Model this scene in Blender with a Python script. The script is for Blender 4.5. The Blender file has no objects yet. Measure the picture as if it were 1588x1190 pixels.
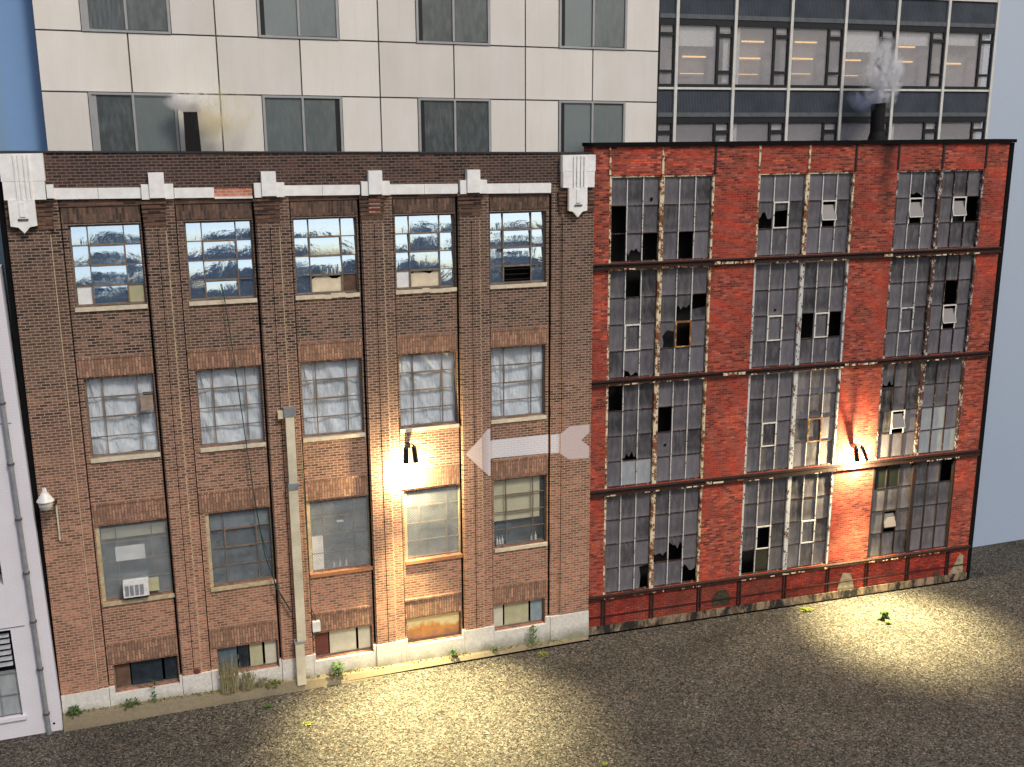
import bpy, bmesh, math, random
from mathutils import Vector, Matrix, noise as mnoise
R = math.radians
random.seed(7)
sc = bpy.context.scene
col = sc.collection

# ------------------------------------------------------------------ helpers
class MB:
    """collects faces, then links them as one mesh object"""
    def __init__(s): s.v = []; s.f = []; s.mi = []; s.uv = []; s.tint = []; s.smooth = []
    def face(s, pts, mi=0, uv=None, tint=0.5, sm=False):
        n = len(s.v); s.v += [tuple(p) for p in pts]; s.f.append(list(range(n, n+len(pts))))
        s.mi.append(mi); s.uv.append(uv); s.tint.append(tint); s.smooth.append(sm)
    def box(s, x0, x1, y0, y1, z0, z1, mi=0, tint=0.5, dz=0.0):
        # dz: drop of the right-hand end (sloping course)
        a = (x0,y0,z0); b=(x1,y0,z0+dz); c=(x1,y0,z1+dz); d=(x0,y0,z1)
        e = (x0,y1,z0); f=(x1,y1,z0+dz); g=(x1,y1,z1+dz); h=(x0,y1,z1)
        for q in ((a,b,c,d),(b,f,g,c),(f,e,h,g),(e,a,d,h),(d,c,g,h),(e,f,b,a)): s.face(q, mi, None, tint)
    def quadbox(s, P, y0, y1, mi=0):
        """P: polygon of (x,z), counter-clockwise seen from the front"""
        s.face([(x,y0,z) for x,z in P], mi); s.face([(x,y1,z) for x,z in reversed(P)], mi)
        for i in range(len(P)):
            (x,z),(u,w) = P[i],P[(i+1)%len(P)]
            s.face([(x,y0,z),(x,y1,z),(u,y1,w),(u,y0,w)], mi)
    def tube(s, pts, r, n=8, mi=0, caps=True):
        pts = [Vector(p) for p in pts]; rs = r if isinstance(r,(list,tuple)) else [r]*len(pts)
        rings = []; prev = None
        for i,p in enumerate(pts):
            d = (pts[min(i+1,len(pts)-1)]-pts[max(i-1,0)]).normalized()
            if prev is None:
                a = Vector((0,0,1)) if abs(d.z) < .9 else Vector((1,0,0))
                u = d.cross(a).normalized()
            else:
                u = (prev - d*prev.dot(d)).normalized()
            prev = u; w = d.cross(u)
            rings.append([p+(u*math.cos(2*math.pi*k/n)+w*math.sin(2*math.pi*k/n))*rs[i] for k in range(n)])
        for i in range(len(rings)-1):
            for k in range(n):
                s.face([rings[i][k],rings[i][(k+1)%n],rings[i+1][(k+1)%n],rings[i+1][k]], mi, sm=True)
        if caps:
            s.face(list(reversed(rings[0])), mi); s.face(rings[-1], mi)
    def build(s, name, mats, parent=None, loc=(0,0,0), bevel=0):
        me = bpy.data.meshes.new(name); me.from_pydata(s.v, [], s.f)
        if not isinstance(mats,(list,tuple)): mats=[mats]
        for m in mats: me.materials.append(m)
        me.polygons.foreach_set('material_index', s.mi)
        me.polygons.foreach_set('use_smooth', s.smooth)
        uvl = me.uv_layers.new(name='UVMap'); at = me.attributes.new('tint','FLOAT','FACE')
        at.data.foreach_set('value', s.tint)
        li = 0; buf = []
        for f,uv in zip(s.f, s.uv):
            for k in range(len(f)):
                if uv: buf += [uv[k][0], uv[k][1]]
                else:
                    p = s.v[f[k]]; buf += [p[0]+p[1], p[2]]
        uvl.data.foreach_set('uv', buf)
        me.validate(); me.update()
        o = bpy.data.objects.new(name, me); col.objects.link(o)
        if parent: o.parent = parent
        o.location = loc
        if bevel:
            md = o.modifiers.new('bevel','BEVEL'); md.width = bevel; md.segments = 2; md.limit_method='ANGLE'
        return o

def tag(o, label=None, cat=None, group=None, kind=None):
    if label: o['label']=label
    if cat: o['category']=cat
    if group: o['group']=group
    if kind: o['kind']=kind
    return o
def empty(name, loc, rz=0):
    o = bpy.data.objects.new(name, None); col.objects.link(o)
    o.location = loc; o.rotation_euler = (0,0,rz); o.empty_display_size=.2
    return o

# ------------------------------------------------------------------ frames
O = Vector((2.2319, 29.3775, 0))
AB, AR = R(18.984), R(16.860)
def fr(a):
    c,s = math.cos(a), math.sin(a)
    def f(x,y,z): return Vector((O.x + x*c - y*s, O.y + x*s + y*c, z))
    return f
PB, PR = fr(AB), fr(AR)       # along wall, into wall, up -> world

# ------------------------------------------------------------------ materials
class NT:
    def __init__(s, name):
        m = bpy.data.materials.new(name); m.use_nodes=True; s.m=m; s.t=m.node_tree; s.n=s.t.nodes; s.n.clear()
        s.out = s.n.new('ShaderNodeOutputMaterial'); s.co=None
    def new(s, typ, **kw):
        n = s.n.new(typ)
        for k,v in kw.items():
            if k in n.inputs.keys() if isinstance(k,str) else False: n.inputs[k].default_value=v
            else: setattr(n,k,v)
        return n
    def link(s,a,b): s.t.links.new(a,b)
    def val(s, sock, v):
        if isinstance(v,(int,float)): sock.default_value=v
        elif isinstance(v,(tuple,list)): sock.default_value = tuple(v)+((1,) if len(v)==3 and sock.type=='RGBA' else ())
        else: s.link(v,sock)
    def obj(s):
        if not s.co: s.co = s.n.new('ShaderNodeTexCoord')
        return s.co.outputs['Object']
    def uv(s):
        if not s.co: s.co = s.n.new('ShaderNodeTexCoord')
        return s.co.outputs['UV']
    def map(s, vec, scale=(1,1,1), loc=(0,0,0), rot=(0,0,0)):
        n=s.n.new('ShaderNodeMapping'); s.link(vec,n.inputs['Vector'])
        n.inputs['Scale'].default_value=scale; n.inputs['Location'].default_value=loc; n.inputs['Rotation'].default_value=rot
        return n.outputs[0]
    def noise(s, vec, scale, detail=4, rough=.55, dist=0):
        n=s.n.new('ShaderNodeTexNoise'); s.link(vec,n.inputs['Vector'])
        n.inputs['Scale'].default_value=scale; n.inputs['Detail'].default_value=detail; n.inputs['Roughness'].default_value=rough
        n.inputs['Distortion'].default_value=dist
        return n.outputs['Fac']
    def ramp(s, fac, stops):
        n=s.n.new('ShaderNodeValToRGB'); s.link(fac,n.inputs[0]); e=n.color_ramp.elements
        while len(e)<len(stops): e.new(.5)
        for el,(p,c) in zip(e,stops):
            el.position=p
            if isinstance(c,(int,float)): c=(c,c,c)
            el.color=tuple(c)+(1,)
        return n.outputs[0]
    def mix(s, fac, a, b, mode='MIX'):
        n=s.n.new('ShaderNodeMix'); n.data_type='RGBA'; n.blend_type=mode
        s.val(n.inputs[0],fac); s.val(n.inputs[6],a); s.val(n.inputs[7],b)
        return n.outputs[2]
    def math(s, op, a, b=0, c=None):
        n=s.n.new('ShaderNodeMath'); n.operation=op; s.val(n.inputs[0],a); s.val(n.inputs[1],b)
        if c is not None: s.val(n.inputs[2],c)
        return n.outputs[0]
    def sep(s, vec):
        n=s.n.new('ShaderNodeSeparateXYZ'); s.link(vec,n.inputs[0]); return n.outputs
    def bump(s, h, strength=.3, dist=.02):
        n=s.n.new('ShaderNodeBump'); n.inputs['Strength'].default_value=strength; n.inputs['Distance'].default_value=dist
        s.link(h,n.inputs['Height']); return n.outputs[0]
    def attr(s,name):
        n=s.n.new('ShaderNodeAttribute'); n.attribute_name=name; return n.outputs['Fac']
    def bsdf(s, base, rough=.8, spec=.3, metal=0, normal=None, **kw):
        b=s.n.new('ShaderNodeBsdfPrincipled'); s.val(b.inputs['Base Color'],base); s.val(b.inputs['Roughness'],rough)
        b.inputs['Specular IOR Level'].default_value=spec; s.val(b.inputs['Metallic'],metal)
        if normal is not None: s.link(normal,b.inputs['Normal'])
        for k,v in kw.items(): s.val(b.inputs[k.replace('_',' ')],v)
        return b.outputs[0]
    def done(s, sh): s.link(sh, s.out.inputs[0]); return s.m

def simple(name, c, rough=.7, spec=.3, metal=0, var=.25, scale=6, bump=.15):
    t=NT(name); n=t.noise(t.obj(),scale,5,.6)
    k=t.ramp(n,[(.3,1-var),(.7,1+var*.5)])
    return t.done(t.bsdf(t.mix(1,c,k,'MULTIPLY'),rough,spec,metal,t.bump(n,bump,.01)))

def brick_mat(name, c1, c2, mort, w=.2, h=.072, vertical=False, soot=None, patches=None, soot_stripe=False, lo=None, cloud=None):
    t=NT(name); uv=t.uv()
    # wobble
    wn=t.n.new('ShaderNodeTexNoise'); t.link(uv,wn.inputs['Vector']); wn.inputs['Scale'].default_value=3
    vm=t.n.new('ShaderNodeVectorMath'); vm.operation='MULTIPLY_ADD'; t.link(wn.outputs['Color'],vm.inputs[0]); vm.inputs[1].default_value=(.012,.012,0); t.link(uv,vm.inputs[2])
    vec=vm.outputs[0]
    if vertical: vec=t.map(vec,rot=(0,0,R(90)))
    b=t.n.new('ShaderNodeTexBrick'); t.link(vec,b.inputs['Vector'])
    b.inputs['Scale'].default_value=1; b.inputs['Brick Width'].default_value=w; b.inputs['Row Height'].default_value=h
    b.inputs['Mortar Size'].default_value=.0105; b.inputs['Mortar Smooth'].default_value=.15; b.inputs['Bias'].default_value=-.1
    b.inputs['Color1'].default_value=(0,0,0,1); b.inputs['Color2'].default_value=(1,1,1,1); b.inputs['Mortar'].default_value=(.5,.5,.5,1)
    ob=t.obj()
    fine=t.noise(ob,9,6,.7); big=t.noise(ob,.55,4,.6)
    base=t.mix(b.outputs['Color'],c1,c2)
    if patches: base=t.mix(t.ramp(big,[(.42,0),(.62,.75)]),base,patches)
    z=t.sep(ob)[2]
    if lo:
        f=t.n.new('ShaderNodeMapRange'); t.link(t.math('MULTIPLY_ADD',big,2.5,z),f.inputs[0]); f.inputs[1].default_value=lo[0]; f.inputs[2].default_value=lo[1]; f.inputs[3].default_value=lo[2]; f.inputs[4].default_value=0
        base=t.mix(f.outputs[0],base,t.mix(b.outputs['Color'],tuple(.5*k for k in lo[3]),lo[3]))
    if cloud: base=t.mix(1,base,t.ramp(t.noise(ob,.9,6,.68,.5),[(.34,cloud[0]),(.66,cloud[1])]),'MULTIPLY')
    base=t.mix(1,base,t.ramp(fine,[(.25,.5),(.75,1.45)]),'MULTIPLY')
    base=t.mix(b.outputs['Fac'],base,mort)
    z=t.sep(ob)[2]
    if soot:
        zz=t.math('MULTIPLY_ADD',big,3.5,z)
        zz=t.math('SUBTRACT',zz,1.75)
        f=t.n.new('ShaderNodeMapRange'); t.link(zz,f.inputs[0]); f.inputs[1].default_value=soot[0]; f.inputs[2].default_value=soot[1]; f.inputs[3].default_value=0; f.inputs[4].default_value=soot[2]
        base=t.mix(f.outputs[0],base,t.mix(1,base,soot[3],'MULTIPLY'))
    if soot_stripe:
        x=t.sep(ob)[0]
        dx=t.math('ABSOLUTE',t.math('SUBTRACT',t.math('MULTIPLY_ADD',t.noise(ob,2.2,3),.35,x),9.33+.17),0)
        a=t.n.new('ShaderNodeMapRange'); t.link(dx,a.inputs[0]); a.inputs[1].default_value=.08; a.inputs[2].default_value=.42; a.inputs[3].default_value=.85; a.inputs[4].default_value=0
        bz=t.n.new('ShaderNodeMapRange'); t.link(z,bz.inputs[0]); bz.inputs[1].default_value=11.8; bz.inputs[2].default_value=14.2
        base=t.mix(t.math('MULTIPLY',a.outputs[0],bz.outputs[0]),base,(.02,.015,.012))
    hgt=t.math('SUBTRACT',t.math('MULTIPLY',fine,.4),b.outputs['Fac'])
    return t.done(t.bsdf(base,.88,.2,0,t.bump(hgt,.5,.012)))

M={}
M['brown_brick']=brick_mat('brown brick',(.048,.031,.024),(.31,.16,.104),(.42,.31,.23),soot=(6.0,12.0,.80,(.55,.60,.66)),patches=(.20,.10,.064),lo=(3.0,10.5,.92,(.50,.225,.135)),cloud=(.78,1.18))
M['dark_brick']=brick_mat('sooty parapet brick',(.028,.018,.016),(.13,.065,.045),(.16,.12,.10),patches=(.05,.032,.03))
M['corbel_brick']=brick_mat('corbelled brick',(.045,.028,.022),(.20,.105,.07),(.10,.07,.055),w=.3)
M['soldier_dark']=brick_mat('sooty soldier course brick',(.06,.042,.033),(.21,.12,.085),(.11,.08,.06),w=.3,vertical=True)
M['soldier']=brick_mat('orange soldier course brick',(.24,.135,.09),(.44,.245,.16),(.15,.095,.068),w=.3,vertical=True)
M['red_brick']=brick_mat('red brick',(.11,.022,.018),(.66,.14,.072),(.23,.085,.065),w=.2,h=.066,patches=(.50,.05,.026),soot_stripe=True,cloud=(.52,1.22))
M['red_low']=brick_mat('painted red base brick',(.22,.025,.018),(.48,.055,.03),(.12,.03,.025),w=.2,h=.066,patches=(.20,.06,.035),cloud=(.5,1.4))
M['salmon']=brick_mat('salmon repair brick',(.40,.12,.07),(.62,.24,.15),(.5,.35,.28))

def stained(name, c, dark, z0, z1, lo=0.0, rough=.85, scale=2.5):
    t=NT(name); ob=t.obj(); n=t.noise(t.map(ob,(1,1,.6)),scale,6,.65); n2=t.noise(ob,14,5,.7)
    z=t.math('MULTIPLY_ADD',n,(z1-z0)*1.6,t.sep(ob)[2])
    f=t.n.new('ShaderNodeMapRange'); t.link(z,f.inputs[0]); f.inputs[1].default_value=z0+(z1-z0)*.8; f.inputs[2].default_value=z1+(z1-z0)*.8; f.inputs[3].default_value=1; f.inputs[4].default_value=lo
    base=t.mix(f.outputs[0],c,dark); base=t.mix(1,base,t.ramp(n2,[(.3,.8),(.7,1.12)]),'MULTIPLY')
    return t.done(t.bsdf(base,rough,.25,0,t.bump(n2,.25,.01)))
M['foundation']=stained('painted concrete foundation',(.66,.63,.57),(.27,.26,.19),.10,.5)
M['pavement']=stained('sandy concrete kerb',(.22,.18,.115),(.13,.11,.07),-.2,.1,scale=1.5)
M['red_foot_']=stained('stained concrete footing',(.36,.27,.17),(.03,.026,.022),.05,.26,lo=.0,scale=1.6)
def blotch(name,c,d,sc_):
    t=NT(name); ob=t.obj(); n=t.noise(t.map(ob,(1,1,.45)),sc_,6,.7,.4); n2=t.noise(ob,16,5,.7)
    base=t.mix(t.ramp(n,[(.40,0),(.56,1)]),c,d); base=t.mix(1,base,t.ramp(n2,[(.3,.7),(.7,1.2)]),'MULTIPLY')
    return t.done(t.bsdf(base,.88,.2,0,t.bump(n2,.4,.012)))
M['red_foot']=blotch('blotched concrete footing',(.33,.24,.15),(.03,.026,.022),2.4)
M['white_stone']=simple('white terracotta',(.80,.79,.76),.6,.35,var=.12,scale=5)
M['sill']=simple('cream painted sill',(.62,.54,.40),.7,var=.22,scale=8)
M['rust_sill']=simple('rusty orange sill',(.42,.19,.09),.8,var=.4,scale=10)
M['cream_frame']=simple('cream flaking frame',(.50,.41,.25),.7,var=.4,scale=9)
M['brown_frame']=simple('weathered brown steel frame',(.20,.15,.11),.6,var=.35,scale=9)
M['black']=simple('black painted edge',(.006,.006,.007),.9,.1)
M['dark_room']=simple('dark interior',(.018,.017,.017),.9,.1)
M['black_iron']=simple('sooty black iron',(.012,.011,.010),.75,.2,var=.4,scale=20)
M['lamp_black']=simple('black lamp metal',(.010,.010,.010),.35,.5)
M['roof']=simple('tar roof',(.035,.034,.034),.9)
M['steel_beam']=simple('rust dark steel beam',(.036,.017,.013),.8,var=.6,scale=12)
M['cable']=simple('dark green cable',(.02,.05,.04),.5)
M['conduit']=simple('weathered downpipe paint',(.64,.58,.42),.6,var=.3,scale=1.4)
M['grey_metal']=simple('galvanised grey metal',(.30,.31,.33),.45,.5,.3)
M['white_metal']=simple('white enamel metal',(.72,.71,.68),.4,.5)

def rusty_paint(name, paint, rust, amt, scale=7):
    t=NT(name); ob=t.obj(); n=t.noise(ob,scale,6,.72); n2=t.noise(ob,1.3,3)
    f=t.ramp(t.math('ADD',n,t.math('MULTIPLY',t.math('SUBTRACT',n2,.5),.5)),[(amt-.03,1),(amt+.04,0)])
    rc=t.mix(t.noise(ob,18,3),tuple(c*.4 for c in rust),rust)
    return t.done(t.bsdf(t.mix(f,paint,rc),.75,.3,0,t.bump(n,.3,.008)))
M['rp_cream']=rusty_paint('cream paint flaking to rust',(.66,.56,.38),(.26,.09,.035),.50)
M['rp_white']=rusty_paint('grey white flaking paint',(.52,.52,.50),(.16,.07,.04),.42)
M['rp_mixed']=rusty_paint('patchy pale paint over rust',(.46,.42,.38),(.10,.045,.035),.55)
M['rp_dark']=rusty_paint('dark rusty steel',(.022,.018,.017),(.05,.02,.015),.45)
M['muntin_white']=rusty_paint('thin pale glazing bar',(.58,.56,.52),(.22,.10,.05),.42,11)
M['muntin_rust']=rusty_paint('thin rusty glazing bar',(.22,.17,.13),(.05,.02,.015),.60,13)
M['vent_white']=rusty_paint('pale vent frame',(.66,.63,.56),(.40,.18,.06),.36)
M['vent_orange']=rusty_paint('orange rusted vent frame',(.50,.30,.10),(.30,.12,.03),.55)

def dirty_glass(name, base, lite, rough=.28, spec=.6):
    t=NT(name); uv=t.uv(); ob=t.obj(); tint=t.attr('tint')
    n=t.noise(t.map(ob,(2.5,2.5,.8)),3,5,.6); n2=t.noise(ob,1.1,3)
    v=t.sep(uv)[1]
    c=t.mix(t.math('MULTIPLY',tint,1),tuple(.35*k for k in base),tuple(2.0*k for k in base))
    edge=t.ramp(v,[(0,.5),(.22,.0)])
    f=t.math('MULTIPLY',t.math('ADD',t.ramp(n,[(.42,0),(.72,.7)]),edge),.55)
    c=t.mix(f,c,lite)
    return t.done(t.bsdf(c,t.math('MULTIPLY_ADD',n2,.25,rough-.1),spec,0,t.bump(n2,.15,.05)))
M['red_glass']=dirty_glass('grimy lilac grey glass',(.068,.063,.070),(.27,.265,.275))
M['green_glass']=dirty_glass('blackish green glass',(.010,.013,.010),(.02,.022,.02))
M['pale_glass']=dirty_glass('pale glass and painted reflection',(.24,.26,.27),(.5,.52,.52))  # on the factory panes this paleness paints a reflection into the colour
M['vent_glass']=dirty_glass('dusty vent glass with painted reflection',(.15,.135,.125),(.25,.23,.21))  # lighter colour paints the sky's reflection onto the open vents

def mirror_glass():
    t=NT('sky reflecting glass'); ob=t.obj(); n=t.noise(ob,2.0,5,.55,.5)
    b=t.bsdf((.72,.86,.95),.03,.5,.92,t.bump(n,.10,.05))
    return t.done(b)
M['mirror']=mirror_glass()
def clear_glass(name='clear window glass', dirt=(.34,.38,.40), amt=.10, refl=.11, var=(.4,1.6)):
    t=NT(name); tr=t.n.new('ShaderNodeBsdfTransparent'); gl=t.n.new('ShaderNodeBsdfGlossy'); gl.inputs['Roughness'].default_value=.06
    gl.inputs['Color'].default_value=(.9,.95,1,1)
    df=t.n.new('ShaderNodeBsdfDiffuse'); df.inputs[0].default_value=dirt+(1,)
    m1=t.n.new('ShaderNodeMixShader'); m1.inputs[0].default_value=refl; t.link(tr.outputs[0],m1.inputs[1]); t.link(gl.outputs[0],m1.inputs[2])
    m2=t.n.new('ShaderNodeMixShader'); n=t.noise(t.obj(),3,5,.65)
    t.link(t.math('MULTIPLY',t.ramp(n,[(.3,var[0]),(.75,var[1])]),amt),m2.inputs[0]); t.link(m1.outputs[0],m2.inputs[1]); t.link(df.outputs[0],m2.inputs[2])
    return t.done(m2.outputs[0])
M['clear']=clear_glass()
M['hazy']=clear_glass('dusty hazy glass',(.25,.285,.31),.36,.10)
M['office_glass']=clear_glass('office glass',(.46,.44,.45),.42,.08,(.85,1.15))
M['tower_glass']=dirty_glass('grey reflecting glass',(.105,.125,.125),(.20,.22,.22),.14,.9)

def plastic():
    t=NT('wrinkled white plastic sheet'); ob=t.obj()
    n=t.noise(t.map(ob,(1,1,1),rot=(0,R(38),0)),1,1)
    m=t.map(ob,(2.6,1,.55),rot=(0,R(35),0)); n=t.noise(m,1.9,5,.6,.8)
    c=t.mix(n,(.54,.64,.72),(.93,.95,.96))
    return t.done(t.bsdf(c,.3,.5,0,t.bump(n,1,.14)))
M['plastic']=plastic()
def screen():
    t=NT('woven wire insect screen'); ob=t.obj()
    tr=t.n.new('ShaderNodeBsdfTransparent'); df=t.n.new('ShaderNodeBsdfDiffuse'); df.inputs[0].default_value=(.38,.41,.42,1)
    w=t.n.new('ShaderNodeTexWave'); w.bands_direction='DIAGONAL'; w.inputs['Scale'].default_value=9; t.link(ob,w.inputs['Vector'])
    w2=t.n.new('ShaderNodeTexWave'); w2.bands_direction='DIAGONAL'; w2.inputs['Scale'].default_value=9; t.link(t.map(ob,(-1,1,1)),w2.inputs['Vector'])
    n=t.noise(ob,2,4)
    f=t.math('MULTIPLY',t.ramp(t.math('MAXIMUM',w.outputs['Fac'],w2.outputs['Fac']),[(.6,.26),(.95,.58)]),t.ramp(n,[(.3,.5),(.7,1)]))
    m=t.n.new('ShaderNodeMixShader'); t.link(f,m.inputs[0]); t.link(tr.outputs[0],m.inputs[1]); t.link(df.outputs[0],m.inputs[2])
    return t.done(m.outputs[0])
M['screen']=screen()
M['grey_room']=simple('dim grey interior partition',(.12,.14,.155),.9,var=.5,scale=1.2)
M['yellow_blind']=simple('yellowed roller blind',(.60,.57,.38),.8,var=.15,scale=3)
M['white_board']=simple('white board',(.74,.74,.72),.7,var=.1)
M['cream_board']=simple('cream peeling board',(.68,.58,.42),.8,var=.2,scale=3)
M['brown_board']=simple('brown weathered wood board',(.13,.075,.05),.85,var=.4,scale=5)
M['maroon_board']=simple('maroon painted board',(.14,.045,.035),.7,var=.25)
M['olive_board']=simple('pale olive board',(.42,.40,.25),.8,var=.2,scale=4)
M['cream_pane']=simple('cream painted pane',(.56,.53,.42),.5,var=.18,scale=3)
M['blue_pane']=simple('blue grey painted pane',(.10,.14,.17),.3,.5,var=.25)
M['navy_pane']=simple('dark navy glass',(.022,.032,.042),.25,.6,var=.5,scale=4)
M['pale_blue']=simple('pale blue pane',(.27,.33,.36),.3,.5,var=.3,scale=4)
def rustplate():
    t=NT('rusty yellow steel plate'); uv=t.obj(); n=t.noise(uv,3.2,6,.65,.5); z=t.sep(uv)[2]
    f=t.math('ADD',t.math('MULTIPLY',z,1.1),t.math('MULTIPLY',n,.9))
    c=t.ramp(f,[(.35,(.22,.12,.09)),(.62,(.33,.17,.09)),(.85,(.55,.25,.06)),(1.0,(.66,.56,.30))])
    return t.done(t.bsdf(c,.7,.3,0,t.bump(n,.3,.01)))
M['rust_plate']=rustplate()
def arrow_mat():
    t=NT('worn white arrow paint'); ob=t.obj(); uv=t.uv()
    b=t.n.new('ShaderNodeTexBrick'); t.link(uv,b.inputs['Vector']); b.inputs['Scale'].default_value=1; b.inputs['Brick Width'].default_value=.2; b.inputs['Row Height'].default_value=.068
    b.inputs['Mortar Size'].default_value=.009; b.inputs['Mortar Smooth'].default_value=.3
    x=t.sep(ob)[0]; mid=t.ramp(t.math('MULTIPLY_ADD',x,.25,1.0),[(.20,0),(.26,1),(.735,1),(.775,0)])
    c=t.mix(mid,(.55,.45,.43),(.66,.64,.65)); n=t.noise(ob,10,5,.7)
    c=t.mix(t.math('MULTIPLY',b.outputs['Fac'],.35),c,(.35,.26,.25)); c=t.mix(t.ramp(n,[(.2,.5),(.42,0)]),c,(.22,.13,.10))
    return t.done(t.bsdf(c,.75,.3,0,t.bump(b.outputs['Fac'],-.35,.01)))
M['arrow']=arrow_mat()
M['tower_panel']=None
def panel_mat():
    t=NT('off white precast panel'); ob=t.obj(); n=t.noise(t.map(ob,(1,1,.5)),.9,5,.6); n2=t.noise(ob,40,3,.6)
    c=t.mix(t.ramp(n,[(.3,0),(.75,1)]),(.74,.70,.65),(.64,.60,.53)); c=t.mix(1,c,t.ramp(n2,[(.3,.94),(.7,1.04)]),'MULTIPLY')
    c=t.mix(1,c,t.ramp(t.attr('tint'),[(0,.90),(1,1.04)]),'MULTIPLY'); st=t.noise(t.map(ob,(5,5,.35)),1.5,5,.7)
    c=t.mix(t.ramp(st,[(.5,0),(.75,.13)]),c,(.40,.36,.30))
    return t.done(t.bsdf(c,.8,.25,0,t.bump(n2,.1,.004)))
M['tower_panel']=panel_mat()
M['joint_and_shadow']=simple('dark joint',(.10,.085,.075),.9)
M['alu']=simple('grey aluminium frame',(.36,.36,.35),.45,.5,.3,var=.1)
def spandrel():
    t=NT('navy ribbed spandrel'); ob=t.obj(); w=t.n.new('ShaderNodeTexWave'); w.bands_direction='X'; w.inputs['Scale'].default_value=6.5; t.link(ob,w.inputs['Vector'])
    n=t.noise(ob,1.5,3)
    c=t.mix(w.outputs['Fac'],(.027,.033,.042),(.062,.074,.090)); c=t.mix(1,c,t.ramp(n,[(.3,.7),(.7,1.3)]),'MULTIPLY')
    return t.done(t.bsdf(c,.6,.3,.0,t.bump(w.outputs['Fac'],.4,.03)))
M['spandrel']=spandrel()
M['office_black']=simple('black window bar',(.010,.010,.011),.5,.4)
M['office_white']=simple('cream white mullion',(.62,.60,.54),.6,var=.12)
M['office_room']=simple('grey office ceiling',(.30,.285,.29),.9,var=.2,scale=1)
M['office_blind']=simple('white roller blind',(.66,.67,.67),.8,var=.08)
M['ledge']=simple('grey ledge',(.10,.11,.12),.6)
def emit(name,c,s):
    t=NT(name); e=t.n.new('ShaderNodeEmission'); e.inputs[0].default_value=c+(1,); e.inputs[1].default_value=s; return t.done(e.outputs[0])
M['strip']=emit('warm strip light',(1.0,.60,.25),1.1)
M['bulb']=emit('warm lamp bulb',(1,.83,.52),60)
def white_wall():
    t=NT('whitewashed brick'); uv=t.uv(); b=t.n.new('ShaderNodeTexBrick'); t.link(uv,b.inputs['Vector']); b.inputs['Scale'].default_value=1; b.inputs['Brick Width'].default_value=.2; b.inputs['Row Height'].default_value=.07; b.inputs['Mortar Size'].default_value=.008
    n=t.noise(t.obj(),2,5,.6); c=t.mix(n,(.60,.57,.61),(.72,.70,.73)); c=t.mix(t.math('MULTIPLY',b.outputs['Fac'],.15),c,(.4,.38,.42))
    return t.done(t.bsdf(c,.8,.25,0,t.bump(b.outputs['Fac'],-.3,.01)))
M['white_wall']=white_wall()
def backdrop():
    t=NT('painted blue backdrop board'); ob=t.obj(); n=t.noise(ob,.10,2,.5); n2=t.noise(t.map(ob,(3,3,60)),1,2)
    x=t.sep(ob)[0]; f=t.ramp(t.math('MULTIPLY_ADD',x,.01,.5),[(.36,0),(.64,1)])
    c=t.mix(f,(.19,.32,.54),(.34,.41,.51)); 
    z=t.sep(ob)[2]; g=t.ramp(t.math('MULTIPLY_ADD',n,.12,t.math('MULTIPLY',z,.05)),[(.25,0),(.95,1)])
    c=t.mix(t.math('MULTIPLY',g,.5),c,t.mix(f,(.17,.30,.53),(.52,.58,.64)))
    e=t.ramp(t.math('MULTIPLY_ADD',x,-.5,-7.0),[(0.25,0),(.5,1)])
    c=t.mix(t.math('MULTIPLY',e,.75),c,(.20,.27,.26))
    c=t.mix(1,c,t.ramp(n2,[(.3,.96),(.7,1.03)]),'MULTIPLY')
    return t.done(t.bsdf(c,.75,.3))
M['backdrop']=backdrop()
def gravel_mat():
    t=NT('fine dark gravel'); ob=t.obj()
    v=t.n.new('ShaderNodeTexVoronoi'); t.link(ob,v.inputs['Vector']); v.inputs['Scale'].default_value=23
    v2=t.n.new('ShaderNodeTexVoronoi'); t.link(ob,v2.inputs['Vector']); v2.inputs['Scale'].default_value=44
    s=t.sep(v.outputs['Color']); s2=t.sep(v2.outputs['Color'])
    g=t.math('MULTIPLY_ADD',s[0],.65,t.math('MULTIPLY',s2[1],.35))
    c=t.ramp(g,[(.16,(.010,.009,.008)),(.44,(.060,.054,.046)),(.70,(.098,.088,.074)),(.86,(.15,.136,.114)),(.97,(.30,.27,.22))])
    big=t.noise(ob,.45,5,.6); big2=t.noise(ob,.13,3,.5)
    c=t.mix(1,c,t.ramp(big,[(.3,.72),(.7,1.22)]),'MULTIPLY')
    c=t.mix(t.ramp(t.noise(ob,1.6,5,.7),[(.56,0),(.75,.5)]),c,t.mix(1,c,(1.25,.85,.6),'MULTIPLY'))
    x=t.sep(ob)
    h=t.math('SUBTRACT',1,v.outputs['Distance'])
    h=t.math('ADD',t.math('MULTIPLY',h,1),t.math('MULTIPLY',t.math('SUBTRACT',1,v2.outputs['Distance']),.5))
    return t.done(t.bsdf(c,.9,.2,0,t.bump(h,.7,.03)))
M['gravel']=gravel_mat()
def pebble_mat():
    t=NT('loose pebbles'); tint=t.attr('tint')
    c=t.ramp(tint,[(0,(.014,.012,.011)),(.5,(.05,.044,.036)),(.88,(.10,.09,.07)),(1,(.36,.33,.27))])
    return t.done(t.bsdf(c,.85,.25))
M['pebble']=pebble_mat()
def leaf(name,c1,c2):
    t=NT(name); c=t.mix(t.attr('tint'),c1,c2); return t.done(t.bsdf(c,.6,.3))
M['leaf']=leaf('green leaves',(.025,.065,.015),(.09,.17,.04))
M['lime']=leaf('lime moss',(.11,.13,.03),(.20,.22,.05))
M['dry']=leaf('dry grass',(.20,.17,.08),(.34,.30,.16))
M['treeleaf']=leaf('hazy blue green foliage',(.05,.20,.38),(.10,.32,.55))  # blue distance haze is mixed into the leaf colour

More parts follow.
